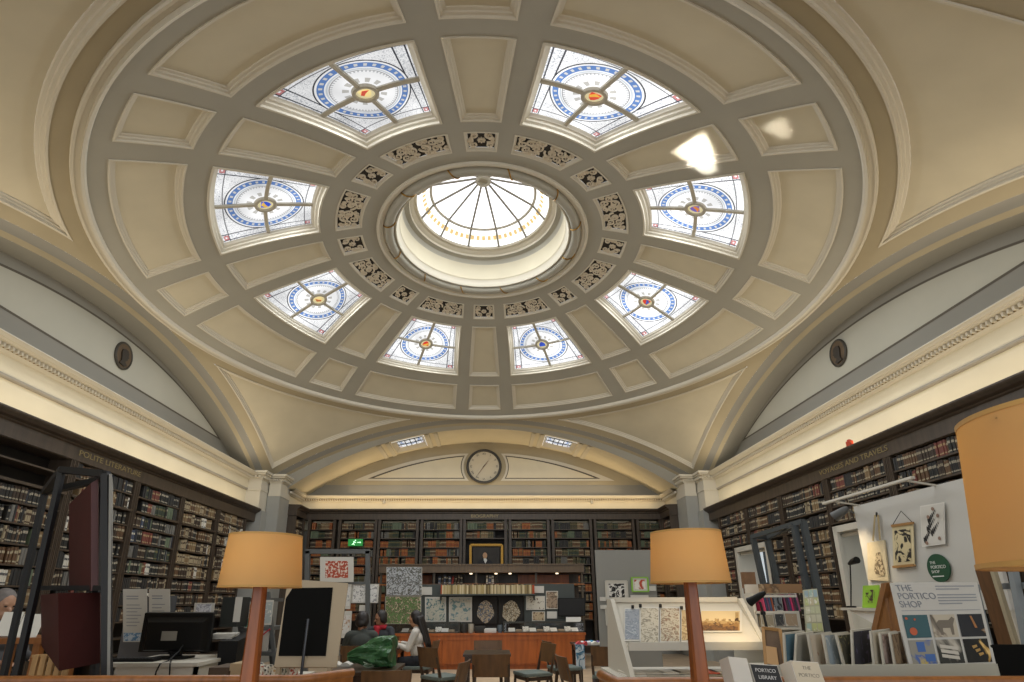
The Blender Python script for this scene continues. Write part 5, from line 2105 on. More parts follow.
for k, (px, Y, w_, d_, rz) in enumerate(((391, 8.95, .22, .16, .3), (383, 9.1, .2, .14, -.4))):
    b = MB()
    b.box((Xp(px, Y), Y, .762 + .004 * k), (w_, d_, .012), rz=rz)
    b.build('paper_sheaf', PAPER, label='white paper sheaf on the table between the three people, ' + ('nearer the woman' if k == 0 else 'nearer the red scarf'), cat='papers')
rr_ = random.Random(3)
cols = [('c84a4a', 'red'), ('d9d9d9', 'white'), ('3f7fa0', 'blue'), ('e4dfd2', 'cream'), ('7a5f9a', 'violet'), ('d9d9d9', 'white'), ('4c93a0', 'teal'), ('c9865a', 'orange')]
for k, (cc, nm) in enumerate(cols):
    px = 581 + k * 5.2
    Y = 9.0 + .12 * (k % 3)
    c3 = Vector((Xp(px, Y), Y, .752))
    b = MB()
    b.grid(lambda u, v: c3 + Vector(((u - .5) * .17, (v - .5) * .15, .02 + .035 * abs(sin(5 * u + k)) * abs(cos(4 * v + k)))), rng(8), rng(8))
    b.grid(lambda u, v: c3 + Vector(((u - .5) * .17, (v - .5) * .15, .0)), [0, 1], [0, 1])
    for (ua, va, ub, vb) in ((0, 0, 1, 0), (1, 0, 1, 1), (1, 1, 0, 1), (0, 1, 0, 0)):
        b.grid(lambda u, v: c3 + Vector(((lerp(ua, ub, u) - .5) * .17, (lerp(va, vb, u) - .5) * .15, v * (.02 + .035 * abs(sin(5 * lerp(ua, ub, u) + k)) * abs(cos(4 * lerp(va, vb, u) + k))))), rng(8), [0, 1])
    b.build('craft_scrap', mat('scrap_' + nm, cc, .8), label='crumpled %s paper scrap on the craft table, %s from the counter end' % (nm, ORD[k]), cat='paper scrap', group='scraps on the craft table', smooth=60)
o = thing('patterned_cloth', (Xp(578, 8.88), 8.88, .4), label='blue and white patterned cloth hanging over the craft table corner', cat='cloth')
b = MB()
xa, xb = Xp(575, 8.88), Xp(584, 8.88)
b.grid(lambda u, v: Vector((lerp(xa, xb, u), 8.87 - .03 * sin(u * 9) * (1 - v), lerp(.42, .765, v))), rng(14), rng(6))
b.grid(lambda u, v: Vector((lerp(xa, xb, u), lerp(8.87, 9.05, v), .768)), rng(14), [0, 1])
b.build('cloth', print_mat('cloth_blue', 'c9d2d6', '3a6f8c', 9, .5), o, smooth=60)
# ================================================================== GREY BOARD, WHITE RACK
YG2 = 8.6
o = thing('partition_board', (at(630, 660, YG2).x, YG2, 0), label='tall pale grey display board with framed animal prints behind the white rack', cat='board')
a, c = at(600, 640, YG2), at(661, 640, YG2)
zt_ = at(625, 550, YG2).z
b = MB()
b.bbox((a.x, YG2, .08), (c.x, YG2 + .05, zt_))
b.build('panel', GREYB, o)
for x in (a.x + .05, c.x - .05):
    b = MB()
    b.bbox((x - .03, YG2 - .25, 0), (x + .03, YG2 + .3, .03))
    b.bbox((x - .02, YG2 + .0, .03), (x + .02, YG2 + .05, .1))
    b.build('foot', STEEL, o)
YQ = YG2 - .03
pic('framed_print', 'white framed print of black mirrored beast pattern on the grey board', up(606.5, 581, 628, 600, YQ), print_mat('black_beasts', 'd6d4ce', '1e1c1a', 10, .46, 2.2), 'print', .14, frame=.02)
pic('framed_print', 'green framed print of a red cow on the grey board', up(632.5, 577.5, 648.5, 591.5, YQ), print_mat('red_cow', 'dad6cc', 'b0442a', 8, .48, .8), 'print', .16, frame=.025, fm=mat('frame_green', '7fae3c', .5))
for r, lb in (((600, 597, 606, 601), 'tiny white caption beside the mirrored beast print'), ((631, 595, 649, 602), 'white caption under the green framed cow'), ((649, 586, 656, 591), 'tiny white caption at the far side of the green framed cow'), ((600.5, 605, 608, 609), 'tiny white caption above the pale sketch')):
    pic('caption_label', lb + ' on the grey board', up(*r, YQ), PAPER, 'label', .05)
pic('framed_print', 'white framed pale yellow sketch low on the grey board', up(606.5, 608, 626, 625, YQ), print_mat('yellow_sketch', 'd6d2c8', 'bb9c4c', 8, .62, .8), 'print', .16, frame=.015)

# white sloping rack
YB_, YF = 4.95, 4.55
xl, xr = at(621, 640, 4.75).x, at(752, 640, 4.75).x
zt_ = at(690, 602, YB_).z
zl = at(690, 645, YF).z
zb = at(690, 674, 4.4).z
RACK = thing('print_rack', ((xl + xr) / 2, 4.8, 0), label='white sloping print rack with lower shelf beneath the lit amber lamp', cat='rack')
for i, x in enumerate((xl, xr)):
    b = MB()
    b.extr([(x, 4.35, zb - .03), (x, 5.15, zb - .03), (x, 5.05, zt_ + .03), (x, 4.90, zt_ + .03)], (.035 if i else -.035, 0, 0))
    b.build('side_panel', WHITE, RACK)
SL = [Vector((xl, YB_, zt_)), Vector((xr, YB_, zt_)), Vector((xr, YF + .02, zl)), Vector((xl, YF + .02, zl))]
b = MB()
slab(b, SL, .02)
b.build('sloping_board', WHITE, RACK)
b = MB()
b.bbox((xl, YB_ - .02, zt_), (xr, YB_ + .06, zt_ + .04))
b.build('top_rail', WHITE, RACK)
b = MB()
b.bbox((xl, YF - .05, zl - .035), (xr, YF + .08, zl))
b.bbox((xl, YF - .06, zl - .035), (xr, YF - .045, zl + .025))
b.build('ledge', WHITE, RACK)
b = MB()
b.bbox((xl - .1, 4.3, zb - .07), (xr + .05, 5.15, zb - .03))
b.build('lower_shelf', WHITE, RACK)
b = MB()
b.bbox((xl - .06, 4.34, 0), (xr + .02, 5.1, zb - .07))
b.build('cabinet', WHITE, RACK)


def onslope(px0, py0, px1, py1, lift=.01):
    out = []
    nrm = (SL[1] - SL[0]).cross(SL[3] - SL[0]).normalized()
    if nrm.dot(SL[0] - EYE) > 0:
        nrm = -nrm
    for px, py in ((px0, py0), (px1, py0), (px1, py1), (px0, py1)):
        d = ray(px, py)
        p = EYE + d * ((SL[0] + nrm * lift - EYE).dot(nrm) / d.dot(nrm))
        out.append(p)
    return out


for k, (r, mm, lb) in enumerate((((624.5, 608, 640, 641), ('8f949a', '6f7883', 16, .5, 1.5, 'a3a8ac'), 'blue grey tree print clipped to the white rack'), ((640, 607, 659, 644), ('bdb5a2', '99917f', 22, .52, 2, '857e70'), 'cream print of grey leaves clipped to the white rack'), ((660, 607, 680, 643), ('b9ae98', '8d8472', 22, .5, 2.2, '8a6a54'), 'cream print of dense flowers clipped to the white rack'), ((681, 609, 694, 642), ('b59c74', '7d6240', 14, .5, 1.5, 'c0aa80'), 'brown print partly hidden by the lamp stem'))):
    q = onslope(*r, .012 + .004 * k)
    if k == 0:
        pass
    o = pic('clipped_print', lb, q, print_mat('rack_print_%d' % k, *mm), 'print', .04, t=.002, group=None)
    b = MB()
    m_ = (q[0] + q[1]) / 2
    if k:
        m_ = q[0]
    b.rbox(m_ + Vector((0, -.015, .01)), (.022, .02, .03), .004)
    b.build('clip', BLACK, o)
q = onslope(699, 610, 742, 632, .012)
o = pic('cityscape_print', 'warm lit panoramic town print propped on the white rack under the black clip lamp', q, mat('town_sky', 'cdb588', .8), 'print', .05, t=.004)
rt = random.Random(4)
for kk, (base, amp, cc) in enumerate(((.55, .16, 'a98a58'), (.68, .14, '8a6636'), (.8, .1, '6b4a26'))):
    b = MB()
    u = .05
    while u < .9:
        w_ = rt.uniform(.025, .07)
        tv = base - rt.uniform(0, amp)
        b.poly(inset(q, u, tv, min(.95, u + w_), .95, .003 + .001 * kk))
        u += w_
    if kk == 0:
        b.poly(inset(q, .84, .12, .92, .95, .003))
    b.build('town_image', print_mat('town_%d' % kk, cc, '4f361c', 26, .56, 1), o)
rr2 = random.Random(5)
xx = [632, 652, 669, 684, 706, 722]
for k, px in enumerate(xx):
    nb = rr2.choice((2, 3, 4)) if k in (2, 5) else 2
    for j in range(nb):
        Y = 4.6
        c = at(px, 668, Y)
        z = zb - .03 + j * .014
        b = MB()
        b.rbox((c.x, Y + .02 * j, z + .0065), (.17 - .01 * j, .22, .012), .003, rz=rr2.uniform(-.15, .15))
        cc = rr2.choice(('c9c2b4', 'b6aea0', 'd6d2c8', 'a89c88'))
        if k == 4 and j == nb - 1:
            cc = 'c0604a'
        b.build('booklet', mat('booklet_' + cc, cc, .8), label='flat %s booklet on the rack\'s lower shelf, %s pile, %s up' % ({'c9c2b4': 'cream', 'b6aea0': 'grey beige', 'd6d2c8': 'white', 'a89c88': 'tan', 'c0604a': 'red'}[cc], ORD[k], ORD[j]), cat='booklet', group='booklets under the white rack')
# clip lamp
o = thing('clip_lamp', at(776, 674, 4.1), label='black jointed lamp leaning over the town print at the white rack end', cat='lamp')
b = MB()
b.tube([at(776, 674, 4.1), at(772, 650, 4.15), at(764, 616, 4.2), at(760, 602, 4.22)], .009, 8)
b.build('arm', BLACK, o, smooth=50)
b = MB()
for p in (at(772, 640, 4.16), at(763, 613, 4.21)):
    b.lathe([(0, -.015), (.018, -.012), (.018, .012), (0, .015)], p, 12)
b.build('joint', BLACK, o)
b = MB()
h0, h1 = at(761, 595, 4.24), at(749.5, 602, 4.32)
d_ = (h1 - h0)
b.tube([h0 - d_ * .35, h0 - d_ * .05, h0 + d_ * .35, h0 + d_ * .8, h1], [.012, .022, .025, .03, .036], 16, caps=False)
b.tube([h0 - d_ * .36, h0 - d_ * .35], [.002, .012], 16)
b.build('lamp_head', BLACK, o, smooth=60)
b = MB()
b.lathe([(0, -.015), (.015, -.01), (.02, 0), (.015, .01), (0, .015)], h0 + d_ * .8, 12)
b.build('bulb', mat('bulb_glass', 'ffdba0', .3, emit=6), o)
l = bpy.data.lights.new('clip_lamp_light', 'SPOT')
l.energy, l.color, l.spot_size, l.spot_blend, l.shadow_soft_size = 9, (1, .74, .42), 2.0, .6, .02
lo = bpy.data.objects.new('clip_lamp_light', l)
COL.objects.link(lo)
lo.location = h1 + Vector((-.0, 0, 0))
tgt = (q[0] + q[2]) / 2
lo.rotation_euler = (tgt - h1).to_track_quat('-Z', 'Y').to_euler()

# ================================================================== THE SHOP
# portal frame of grey steel
o = thing('portal_rack', (at(790, 690, 6.7).x, 6.7, 0), label='blue grey steel portal frame standing before the travels bookcases', cat='display frame')
FS = mat('portal_steel', '454a4c', .5, .2)
for (a, c, Y) in (((753, 538), (776, 640), 7.2), ((767, 538), (790, 640), 7.3), ((794, 525), (816, 632), 6.3), ((803, 521), (827, 632), 6.2)):
    p, g = ground(*a, *c, Y)
    b = MB()
    b.bar(p, g, .06, .06, up=(0, 1, 0))
    b.build('post', FS, o)
for p, q in ((at(752, 537, 7.2), at(803, 521, 6.2)), (at(767, 538, 7.3), at(794, 525, 6.3)), (at(752, 537, 7.2), at(767, 538, 7.3)), (at(794, 525, 6.3), at(803, 521, 6.2))):
    b = MB()
    b.bar(p, q, .05, .05)
    b.build('top_bar', FS, o)

# long shop table
ztab = at(840, 669, 3.75).z
xt0, xt1 = at(762, 669, 3.75).x, at(992, 669, 3.75).x
o = thing('shop_table', ((xt0 + xt1) / 2, 4.1, 0), label='long pale shop table with a raised lip, carrying bins of mounted prints', cat='table')
TB = mat('shop_table_grey', 'a8a698', .7)
b = MB()
b.bbox((xt0, 3.72, ztab - .04), (xt1, 4.24, ztab - .01))
b.build('top', TB, o)
b = MB()
b.bbox((xt0, 3.70, ztab - .07), (xt1, 3.725, ztab + .03))
b.build('lip', TB, o)
b = MB()
b.bbox((xt0 + .02, 3.74, .02), (xt1 - .02, 4.22, ztab - .04))
b.build('cabinet', TB, o)
zt_ = ztab - .01
# wooden browser frame with brown envelope
q = [at(763, 628, 4.05), at(780, 630, 3.95), at(786, 670, 3.8), at(766, 666, 3.9)]
o = thing('browser_frame_stand', (q[2] + q[3]) / 2, label='leaning light wood frame around dark panel with brown envelope', cat='stand')
o.name = 'wooden_easel'
b = MB()
slab(b, q, .008)
b.build('back_board', mat('easel_dark', '5b4630', .7, var=.3, scale=9), o)
for i in range(4):
    b = MB()
    b.bar(q[i], q[(i + 1) % 4], .02, .02)
    b.build('frame_bar', mat('easel_wood', 'a07a4a', .5), o)
b = MB()
slab(b, inset(q, .12, .5, .7, .95, .012), .004)
b.build('envelope', mat('kraft_paper', 'b08c60', .8), label='brown paper envelope leaning in the light wood frame', cat='envelope')
# bins: boards leaning one behind another
BN = [((784, 633), (803, 634), (790, 668), 'blue print with a round red sun', ('4f7080', '8a4a3c', 5, .58, .5, 'c2b8a0')), ((797, 634), (812, 634), (799, 668.5), 'dark edged blank mount', ('8d8a80', '6b6860', 5, .6, .5, None)),
      ((808, 634), (830, 635), (818, 668.5), 'cream print with red flowers', ('bdb09c', '9a5c44', 7, .55, 1.5, '7d745f')), ((823, 634), (847, 635), (833, 668.5), 'pale blue grey leaf print', ('8f9aa0', 'b9bdba', 7, .5, 1.5, '6b7580')),
      ((836, 634), (860, 634), (849, 669), 'olive and black printed card', ('3c3a2c', '8a8154', 8, .52, 1.5, '1d1c18')), ((852, 630), (870, 630), (868, 670), 'dark violet print in clear sleeve', ('2e2c34', '5f5a7a', 6, .56, 1.5, '8b86a0')),
      ((871, 631), (889, 633), (879, 669), 'cream print with grey disc', ('c2b8a4', '8d8478', 4, .6, .5, None)), ((880, 633), (897, 634), (889, 669), 'pinkish lined print', ('a8948a', '7d6a62', 10, .52, 2, None)), ((890, 633), (904, 634), (900, 669), 'brown marbled print', ('8a7358', '5b4834', 8, .5, 2, None))]
for k, (tl, tr, bl, lb, mm) in enumerate(BN):
    Yn = 3.80
    B0 = at(bl[0] - (4 if k != 5 else 14), bl[1], Yn)
    B0.z = zt_ + .008
    T0 = at(tl[0], tl[1], Yn + .02)
    T1 = at(tr[0] + 2, tr[1], Yn + .30)
    T1.z = T0.z
    B1 = B0 + (T1 - T0)
    q = [T0, T1, B1, B0]
    pic('mounted_print', '%s in the shop bins, %s from the wood frame' % (lb, ORD[k]), q, print_mat('bin_print_%d' % k, *[m for m in mm if m is not None]), 'mounted print', .05, t=.012, bm=mat('mount_board', 'b9b4a6', .7), group='mounted prints in the shop bins')
# shop sign
q = [at(890.5, 582.5, 4.02), at(977, 582, 4.02), at(996.5, 666, 3.85), at(910, 669, 3.85)]
o = thing('shop_sign', (q[2] + q[3]) / 2, label='white sloping sign board titled the portico shop above six photographs', cat='sign')
b = MB()
slab(b, q, .012)
b.build('panel', mat('sign_white', 'b9b7b0', .7), o)
b = MB()
def onq(q, body, size, u, v, M0=None, align='LEFT', depth=.0008, lift=.003):
    t = text_mb(body, size, depth, align)
    org = bil(q, u, v)
    n_ = (q[1] - q[0]).cross(q[3] - q[0]).normalized()
    if n_.dot(q[0] - EYE) > 0:
        n_ = -n_
    M = frame_M(org + n_ * lift, (q[1] - q[0]), -(q[3] - q[0]))
    return t, M
for txt, v in (('THE', .075), ('PORTICO', .175), ('SHOP', .275)):
    t, M = onq(q, txt, .064, .045, v)
    b.merge(t, M)
b.build('lettering', mat('sign_grey_ink', '7d8187', .7), o)
b = MB()
for i in range(7):
    if i == 2:
        continue
    b.poly(inset(q, .5, .045 + i * .036, .5 + .45 * (1 if i not in (1, 6) else .6), .06 + i * .036, .003))
b.poly(inset(q, .05, .345, .96, .352, .003))
b.build('small_lettering', mat('pale_ink', '8c8f92', .8), o)
SG = [('3a5a60', 'b25a3c', 3, .62, .5, 'd8c88c'), ('b3aa98', '7b7266', 5, .5, 1.2, '4f4a42'), ('26282c', '8a6a4a', 6, .6, 1.5, 'b9b4aa'), ('8d8a80', '3f5fa0', 5, .52, .5, 'c8b04a'), ('33332f', 'b9b2a4', 3, .5, .3, '9a4f3c'), ('1a1a18', 'b08c4c', 6, .62, 1.5, 'd8b878')]
for i in range(6):
    u0, v0 = .045 + (i % 3) * .315, .40 + (i // 3) * .29
    qq = inset(q, u0, v0, u0 + .285, v0 + .265, .004)
    b = MB()
    b.poly(qq)
    b.build('photograph', print_mat('sign_photo_%d' % i, *SG[i]), o)
    b = MB()
    L = lambda *a: b.poly(inset(qq, *a, .002))
    if i == 0:
        for (u, v, r) in ((.3, .72, .17), (.12, .15, .06), (.45, .2, .05)):
            b.poly([bil(qq, u + r * cos(t) * .9, v + r * sin(t)) + Vector((0, -.003, 0)) for t in rng(16, 0, 2 * PI)[:-1]])
        b.build('picture_detail', mat('ph_red', 'b2583a', .7), o)
    elif i == 4:
        for j in range(3):
            b.poly([bil(qq, x, y) + Vector((0, -.003, 0)) for x, y in ((.12, .2 + j * .2), (.8, .32 + j * .2), (.82, .46 + j * .2), (.12, .34 + j * .2))])
        b.build('picture_detail', mat('ph_pale', 'bdb7ab', .7), o)
    elif i == 3:
        L(.3, .08, .62, .5), L(.55, .6, .95, .9)
        b.build('picture_detail', mat('ph_blue', '41639f', .7), o)
    elif i == 2:
        b.poly([bil(qq, x, y) + Vector((0, -.003, 0)) for x, y in ((.48, .08), (.56, .08), (.7, .62), (.6, .62))])
        b.build('picture_detail', mat('ph_brown', '9a6a40', .7), o)
    elif i == 1:
        b.poly([bil(qq, x, y) + Vector((0, -.003, 0)) for x, y in ((.15, .4), (.3, .25), (.7, .25), (.85, .1), (.95, .2), (.85, .45), (.82, .9), (.72, .9), (.7, .6), (.4, .6), (.38, .9), (.28, .9), (.26, .6))])
        b.build('picture_detail', mat('ph_grey', '6f675c', .7), o)
    else:
        for j in range(3):
            b.poly([bil(qq, x, y) + Vector((0, -.003, 0)) for x, y in ((.3 + .1 * j, .3 + .16 * j), (.5 + .1 * j, .25 + .16 * j), (.52 + .1 * j, .34 + .16 * j), (.34 + .1 * j, .42 + .16 * j))])
        b.build('picture_detail', mat('ph_gold', 'a8864c', .7), o)
b = MB()
p0, p1, p2, p3 = at(886.5, 583, 4.12), at(893, 582, 4.1), at(908, 668, 3.98), at(872, 650, 4.35)
b.extr([p0, p1, p2, p3], Vector((0.05, .3, 0)) * .25)
b.build('side_board', mat('side_board_wood', '7d5226', .5, wood=.2), label='brown wooden side of the sign stand beside the shop sign', cat='board')

# white shop wall board in front of the tall window
XB = 5.2
WBq = [atx(853, 505, XB), atx(957, 482, XB), None, None]
za, zc = WBq[0].z, WBq[1].z
zt_ = (za + zc) / 2
yL, yR = WBq[0].y, atx(957, 482, XB).y - .25
zlo = 1.30
WB = [Vector((XB, yL, zt_)), Vector((XB, yR, zt_)), Vector((XB, yR, zlo)), Vector((XB, yL, zlo))]
o = thing('shop_board', (XB, (yL + yR) / 2, 0), label='large white wall board hung with tote bag, scroll and leaf print', cat='board')
b = MB()
slab(b, WB, .04)
b.build('panel', mat('board_white', 'bcbab3', .75), o)
for y in (yL - .06, yR + .06):
    b = MB()
    b.bbox((XB + .02, y - .03, 0), (XB + .06, y + .03, zlo + .05))
    b.build('leg', WHITE, o)
q_ = lambda px, py, lift=.0: atx(px, py, XB - lift)
o = thing('strip_light', q_(895, 490), label='long thin white strip light fixed along the top of the white shop board', cat='light')
b = MB()
e0 = Vector((XB - .35, yL + .1, zt_ + .06))
e1 = Vector((XB - .35, yR + .4, zt_ + .06))
b.rbox((e0 + e1) / 2, (.05, abs(e1.y - e0.y), .035), .01)
b.build('housing', WHITE, o)
for y in (yL - .1, yR + .55):
    b = MB()
    b.bar((XB - .34, y, zt_ + .06), (XB + .02, y, zt_ + .0), .02, .02)
    b.build('arm', WHITE, o)
# tote bag
o = thing('tote_bag', q_(878, 560, .03), label='beige canvas tote bag with printed figure hanging on the white shop board', cat='bag')
q = [q_(867, 543, .03), q_(884, 540, .03), q_(888.5, 581, .03), q_(868, 580, .03)]
b = MB()
slab(b, [q[0], q[1], q[2], q[3]], .02)
b.build('body', mat('canvas', 'c9bb9a', .85, var=.06, scale=20), o)
for (p0, p1) in (((873, 541), (875, 515)), ((880, 540), (878, 515))):
    b = MB()
    b.bar(q_(*p0, .04), q_(*p1, .03), .03, .004, up=(1, 0, 0))
    b.build('strap', mat('canvas_strap', 'a9976f', .85), o)
b = MB()
b.poly([q_(px, py, .036) for px, py in ((876, 553), (880, 552), (885, 572), (884, 576), (877, 576), (874, 571))])
b.build('printed_figure', print_mat('tote_print', 'bfae8c', '6b5b44', 12, .5, 2), o)
b = MB()
b.tube([q_(876.5, 513, .05), q_(876.5, 516, .0)], .012, 8)
b.build('hook', IRON, label='small dark hook holding up the tote bag straps', cat='hook')
# scroll
q = [q_(892, 526, .03), q_(913, 523, .03), q_(914.5, 565, .03), q_(893.5, 567, .03)]
o = thing('hanging_scroll', q[3], label='cream scroll with black printed beast hanging by a string on the white board', cat='print')
b = MB()
slab(b, q, .006)
b.build('sheet', mat('scroll_cream', 'cdbf98', .8), o)
b = MB()
b.poly(inset(q, .12, .12, .88, .9, .004))
b.build('image', print_mat('black_beast', 'c9ba92', '2a2520', 9, .5, 1.6), o)
for i in (0, 2):
    b = MB()
    b.bar(q[i], q[i + 1], .03, .03)
    b.build('batten', mat('scroll_wood', 'a07848', .5), o)
b = MB()
b.tube([q[0], q_(901, 511, .03), q[1]], .004, 5)
b.build('string', IRON, o)
q = [q_(920, 506, .03), q_(944, 502, .03), q_(945, 544, .03), q_(922, 547, .03)]
o = pic('leaf_print', 'white print of black leaf sprays with brown dots on the white board', q, PAPER, 'print', .03, bm=mat('leaf_paper', 'd3d1c9', .8))
for (u, v) in ((.3, .75), (.45, .5), (.62, .6), (.5, .3)):
    b = MB()
    for t in rng(5):
        c0 = bil(q, u + .28 * t - .14, v - .22 * t + .1) + Vector((-.006, 0, 0))
        b.poly([c0 + Vector((0, .018 * cos(a) * .8, .04 * sin(a))) * (1 - .6 * t) for a in rng(8, 0, 2 * PI)[:-1]])
    b.build('leaf_image', mat('ink_black', '22211f', .8), o)
for (u, v) in ((.55, .12), (.35, .3), (.75, .3), (.8, .85), (.25, .92)):
    b = MB()
    c0 = bil(q, u, v) + Vector((-.007, 0, 0))
    b.poly([c0 + Vector((0, .022 * cos(a), .022 * sin(a))) for a in rng(12, 0, 2 * PI)[:-1]])
    b.build('dot_image', mat('dot_brown', '8d7464', .8), o)
o = thing('shop_roundel', q_(938, 580, .03), label='round dark green the portico shop sign on the white board', cat='sign')
cc = q_(938, 568, .03)
rr = .155
b = MB()
disc = [cc + Vector((0, rr * cos(t), rr * sin(t))) for t in rng(48, 0, 2 * PI)[:-1]]
b.extr(disc, (.015, 0, 0))
b.build('disc', mat('roundel_green', '1f4a31', .6), o)
b = MB()
for txt, dz, sz in (('THE', .06, .045), ('PORTICO', .01, .05), ('SHOP', -.04, .045)):
    t = text_mb(txt, sz, .001, 'LEFT')
    b.merge(t, frame_M(cc + Vector((-.003, .1, dz)), (0, -1, 0), (0, 0, 1)))
b.box(cc + Vector((-.003, .02, -.09)), (.002, .16, .012))
b.build('lettering', mat('roundel_white', 'd0d4cc', .7), o)
# clamp spot lamp at the board corner
o = thing('clamp_lamp', q_(840, 515, .3), label='grey clamp spotlight with lit orange mouth at the white board corner', cat='lamp')
h0, h1 = atx(846, 509, 4.85), atx(834, 517, 4.75)
d_ = h1 - h0
b = MB()
b.tube([h0 - d_ * .2, h0, h0 + d_ * .6, h1], [.02, .045, .06, .07], 16, caps=False)
b.build('lamp_head', mat('lamp_grey', '4a4a48', .5), o, smooth=60)
b = MB()
b.lathe([(0, -.02), (.03, -.012), (.035, 0), (.03, .012), (0, .02)], h0 + d_ * .75, 12)
b.build('bulb', mat('bulb_orange', 'f2b060', .4, emit=3), o)
b = MB()
b.tube([h0, Vector((XB + .02, yL + .05, zt_ - .08))], .012, 8)
b.build('arm', IRON, o)
l = bpy.data.lights.new('clamp_light', 'SPOT')
l.energy, l.color, l.spot_size, l.spot_blend, l.shadow_soft_size = 45, (1, .78, .5), 1.5, .7, .03
lo = bpy.data.objects.new('clamp_light', l)
COL.objects.link(lo)
lo.location = h1
lo.rotation_euler = (q_(872, 565) - h1).to_track_quat('-Z', 'Y').to_euler()
# white sill shelf with lamp and two books
XS = 4.75
zs = atx(862, 608, XS).z
o = thing('shop_shelf', (XS, atx(862, 608, XS).y, zs), label='white shelf on a wedge bracket below the white shop board', cat='shelf')
ya, yb = atx(842, 608, XS).y, atx(892, 608, XS).y
b = MB()
b.bbox((XS - .02, yb, zs - .03), (XB - .02, ya, zs))
b.build('board', WHITE, o)
b = MB()
b.extr([(XS + .02, ya - .1, zs - .03), (XS + .02, yb, zs - .03), (XS + .02, yb, zs - .32)], (.1, 0, 0))
b.build('bracket', mat('bracket_white', 'e2e0da', .6), o)
b = MB()
b.bbox((XS + .1, yb, 0), (XB - .02, yb + .03, zs - .03))
b.build('leg', WHITE, o)
for r, cc2, lb in (((862, 586, 878, 606.5), '86b030', 'bright green book with dark picture'), ((876, 589, 886, 605.5), 'a83428', 'red and dark picture book')):
    ys = [atx(px, 606, XS + .08 + (.08 if r[0] > 870 else 0)) for px in (r[0], r[2])]
    h = .27 if r[0] < 870 else .22
    xq = ys[0].x
    q = [Vector((xq + .06, ys[0].y, zs + h)), Vector((xq + .06, ys[1].y, zs + h)), Vector((xq, ys[1].y, zs + .002)), Vector((xq, ys[0].y, zs + .002))]
    pic('picture_book', lb + ' propped on the white shelf', q, print_mat('pb_' + cc2, cc2, '3a2418', 6, .5, 1), 'book', .2, t=.015, bm=mat('pbc_' + cc2, cc2, .5))
o = thing('reading_lamp', Vector((XS + .1, atx(851, 606, XS + .1).y, zs)), label='small black adjustable lamp on the white shelf below the board', cat='lamp')
Ln = lambda px, py: atx(px, py, XS + .1)
b = MB()
b.lathe([(0, 0), (.06, 0), (.06, .02), (0, .025)], Vector((XS + .1, Ln(851, 606).y, zs)), 20)
b.build('base', BLACK, o)
b = MB()
b.tube([Vector((XS + .1, Ln(851, 606).y, zs + .02)), Ln(851, 585), Ln(850, 563)], .008, 8)
b.build('stem', BLACK, o)
b = MB()
b.tube([Ln(849, 564), Ln(852, 562), Ln(857, 560)], [.018, .035, .045], 14)
b.build('lamp_head', BLACK, o, smooth=60)

# card rack with coloured spines, greetings panel, brown blocks
YR = 5.0
o = thing('card_rack', (at(780, 660, YR).x, YR, 0), label='wooden card rack with landscape header photograph and two shelves', cat='rack')
a, c = at(758, 640, YR), at(801, 640, YR)
zh = at(780, 584, YR).z
b = MB()
b.bbox((a.x, YR + .1, 0), (c.x, YR + .13, zh))
for x in (a.x, c.x):
    b.bbox((x - .012, YR - .02, .0), (x + .012, YR + .13, zh - .08))
b.build('carcass', mat('rack_white', 'c2beb2', .7), o)
for py in (595, 611, 627):
    b = MB()
    z = at(780, py, YR).z
    b.bbox((a.x, YR - .04, z - .02), (c.x, YR + .1, z))
    b.build('shelf', mat('rack_white', 'c2beb2', .7), o)
b = MB()
b.poly([p + Vector((0, -.03, 0)) for p in up(757.5, 584, 801, 593, YR)])
b.build('header_picture', print_mat('landscape', '8a6a4a', '5e4a36', 3, .5, 1, 'b09878'), o)
xs_ = 761.0
cl = ['b03058', 'c04868', '2d3a58', '6a3c5c', '3c4c6a', '8f4a2c', '33415c', 'c23a5a', '503a58', '24303c', '6b5a7a', '7a3450', '3a3a44', '4a3a60', 'c03060', '5c2c40', '2c3440', '93506c']
names2 = ['crimson', 'pink', 'navy', 'plum', 'slate', 'rust', 'dark blue', 'rose', 'violet', 'ink blue', 'lilac', 'wine', 'charcoal', 'purple', 'magenta', 'maroon', 'dark slate', 'mauve']
zs2 = at(780, 611, YR).z
for k, (cc, nm) in enumerate(zip(cl, names2)):
    px = 761 + k * 2.15
    if 774 < px < 783:
        continue
    x = at(px, 611, YR).x
    b = MB()
    b.box((x, YR + .02, zs2 + .07), (.014, .1, .14), M=Matrix.Rotation(-.1, 3, 'Y'))
    b.build('notebook', mat('nb_' + cc, cc, .6), label='%s notebook standing on the card rack, %s from its window end' % (nm, ORD[k]), cat='notebook', group='notebooks on the card rack')
pic('card_pack', 'black and grey card pack in the middle of the notebooks', up(775, 596, 783.5, 611, YR - .03), print_mat('cardpack', '6b6f74', '23262a', 10, .5), 'card pack', .05)
for r, cc, lb in (((762, 614, 775, 627), '8d8676', 'grey'), ((776, 613.5, 785, 626.5), '3a3c3e', 'dark'), ((786, 613, 799, 626.5), 'a08c74', 'tan')):
    pic('card_pack', lb + ' card pack on the lower ledge of the card rack', up(*r, YR - .035), print_mat('cp_' + cc, cc, 'c9c4b8', 16, .58), 'card pack', .05)
q = [at(803, 590, 5.1), at(817, 588.5, 5.1), at(824, 632, 4.95), at(806, 632, 4.95)]
o = thing('card_display', (q[2] + q[3]) / 2, label='leaning pale panel of small pastel greeting cards beside the card rack', cat='panel')
b = MB()
slab(b, q, .01)
b.build('panel', mat('panel_pale', 'b9b79c', .7), o)
rc = random.Random(9)
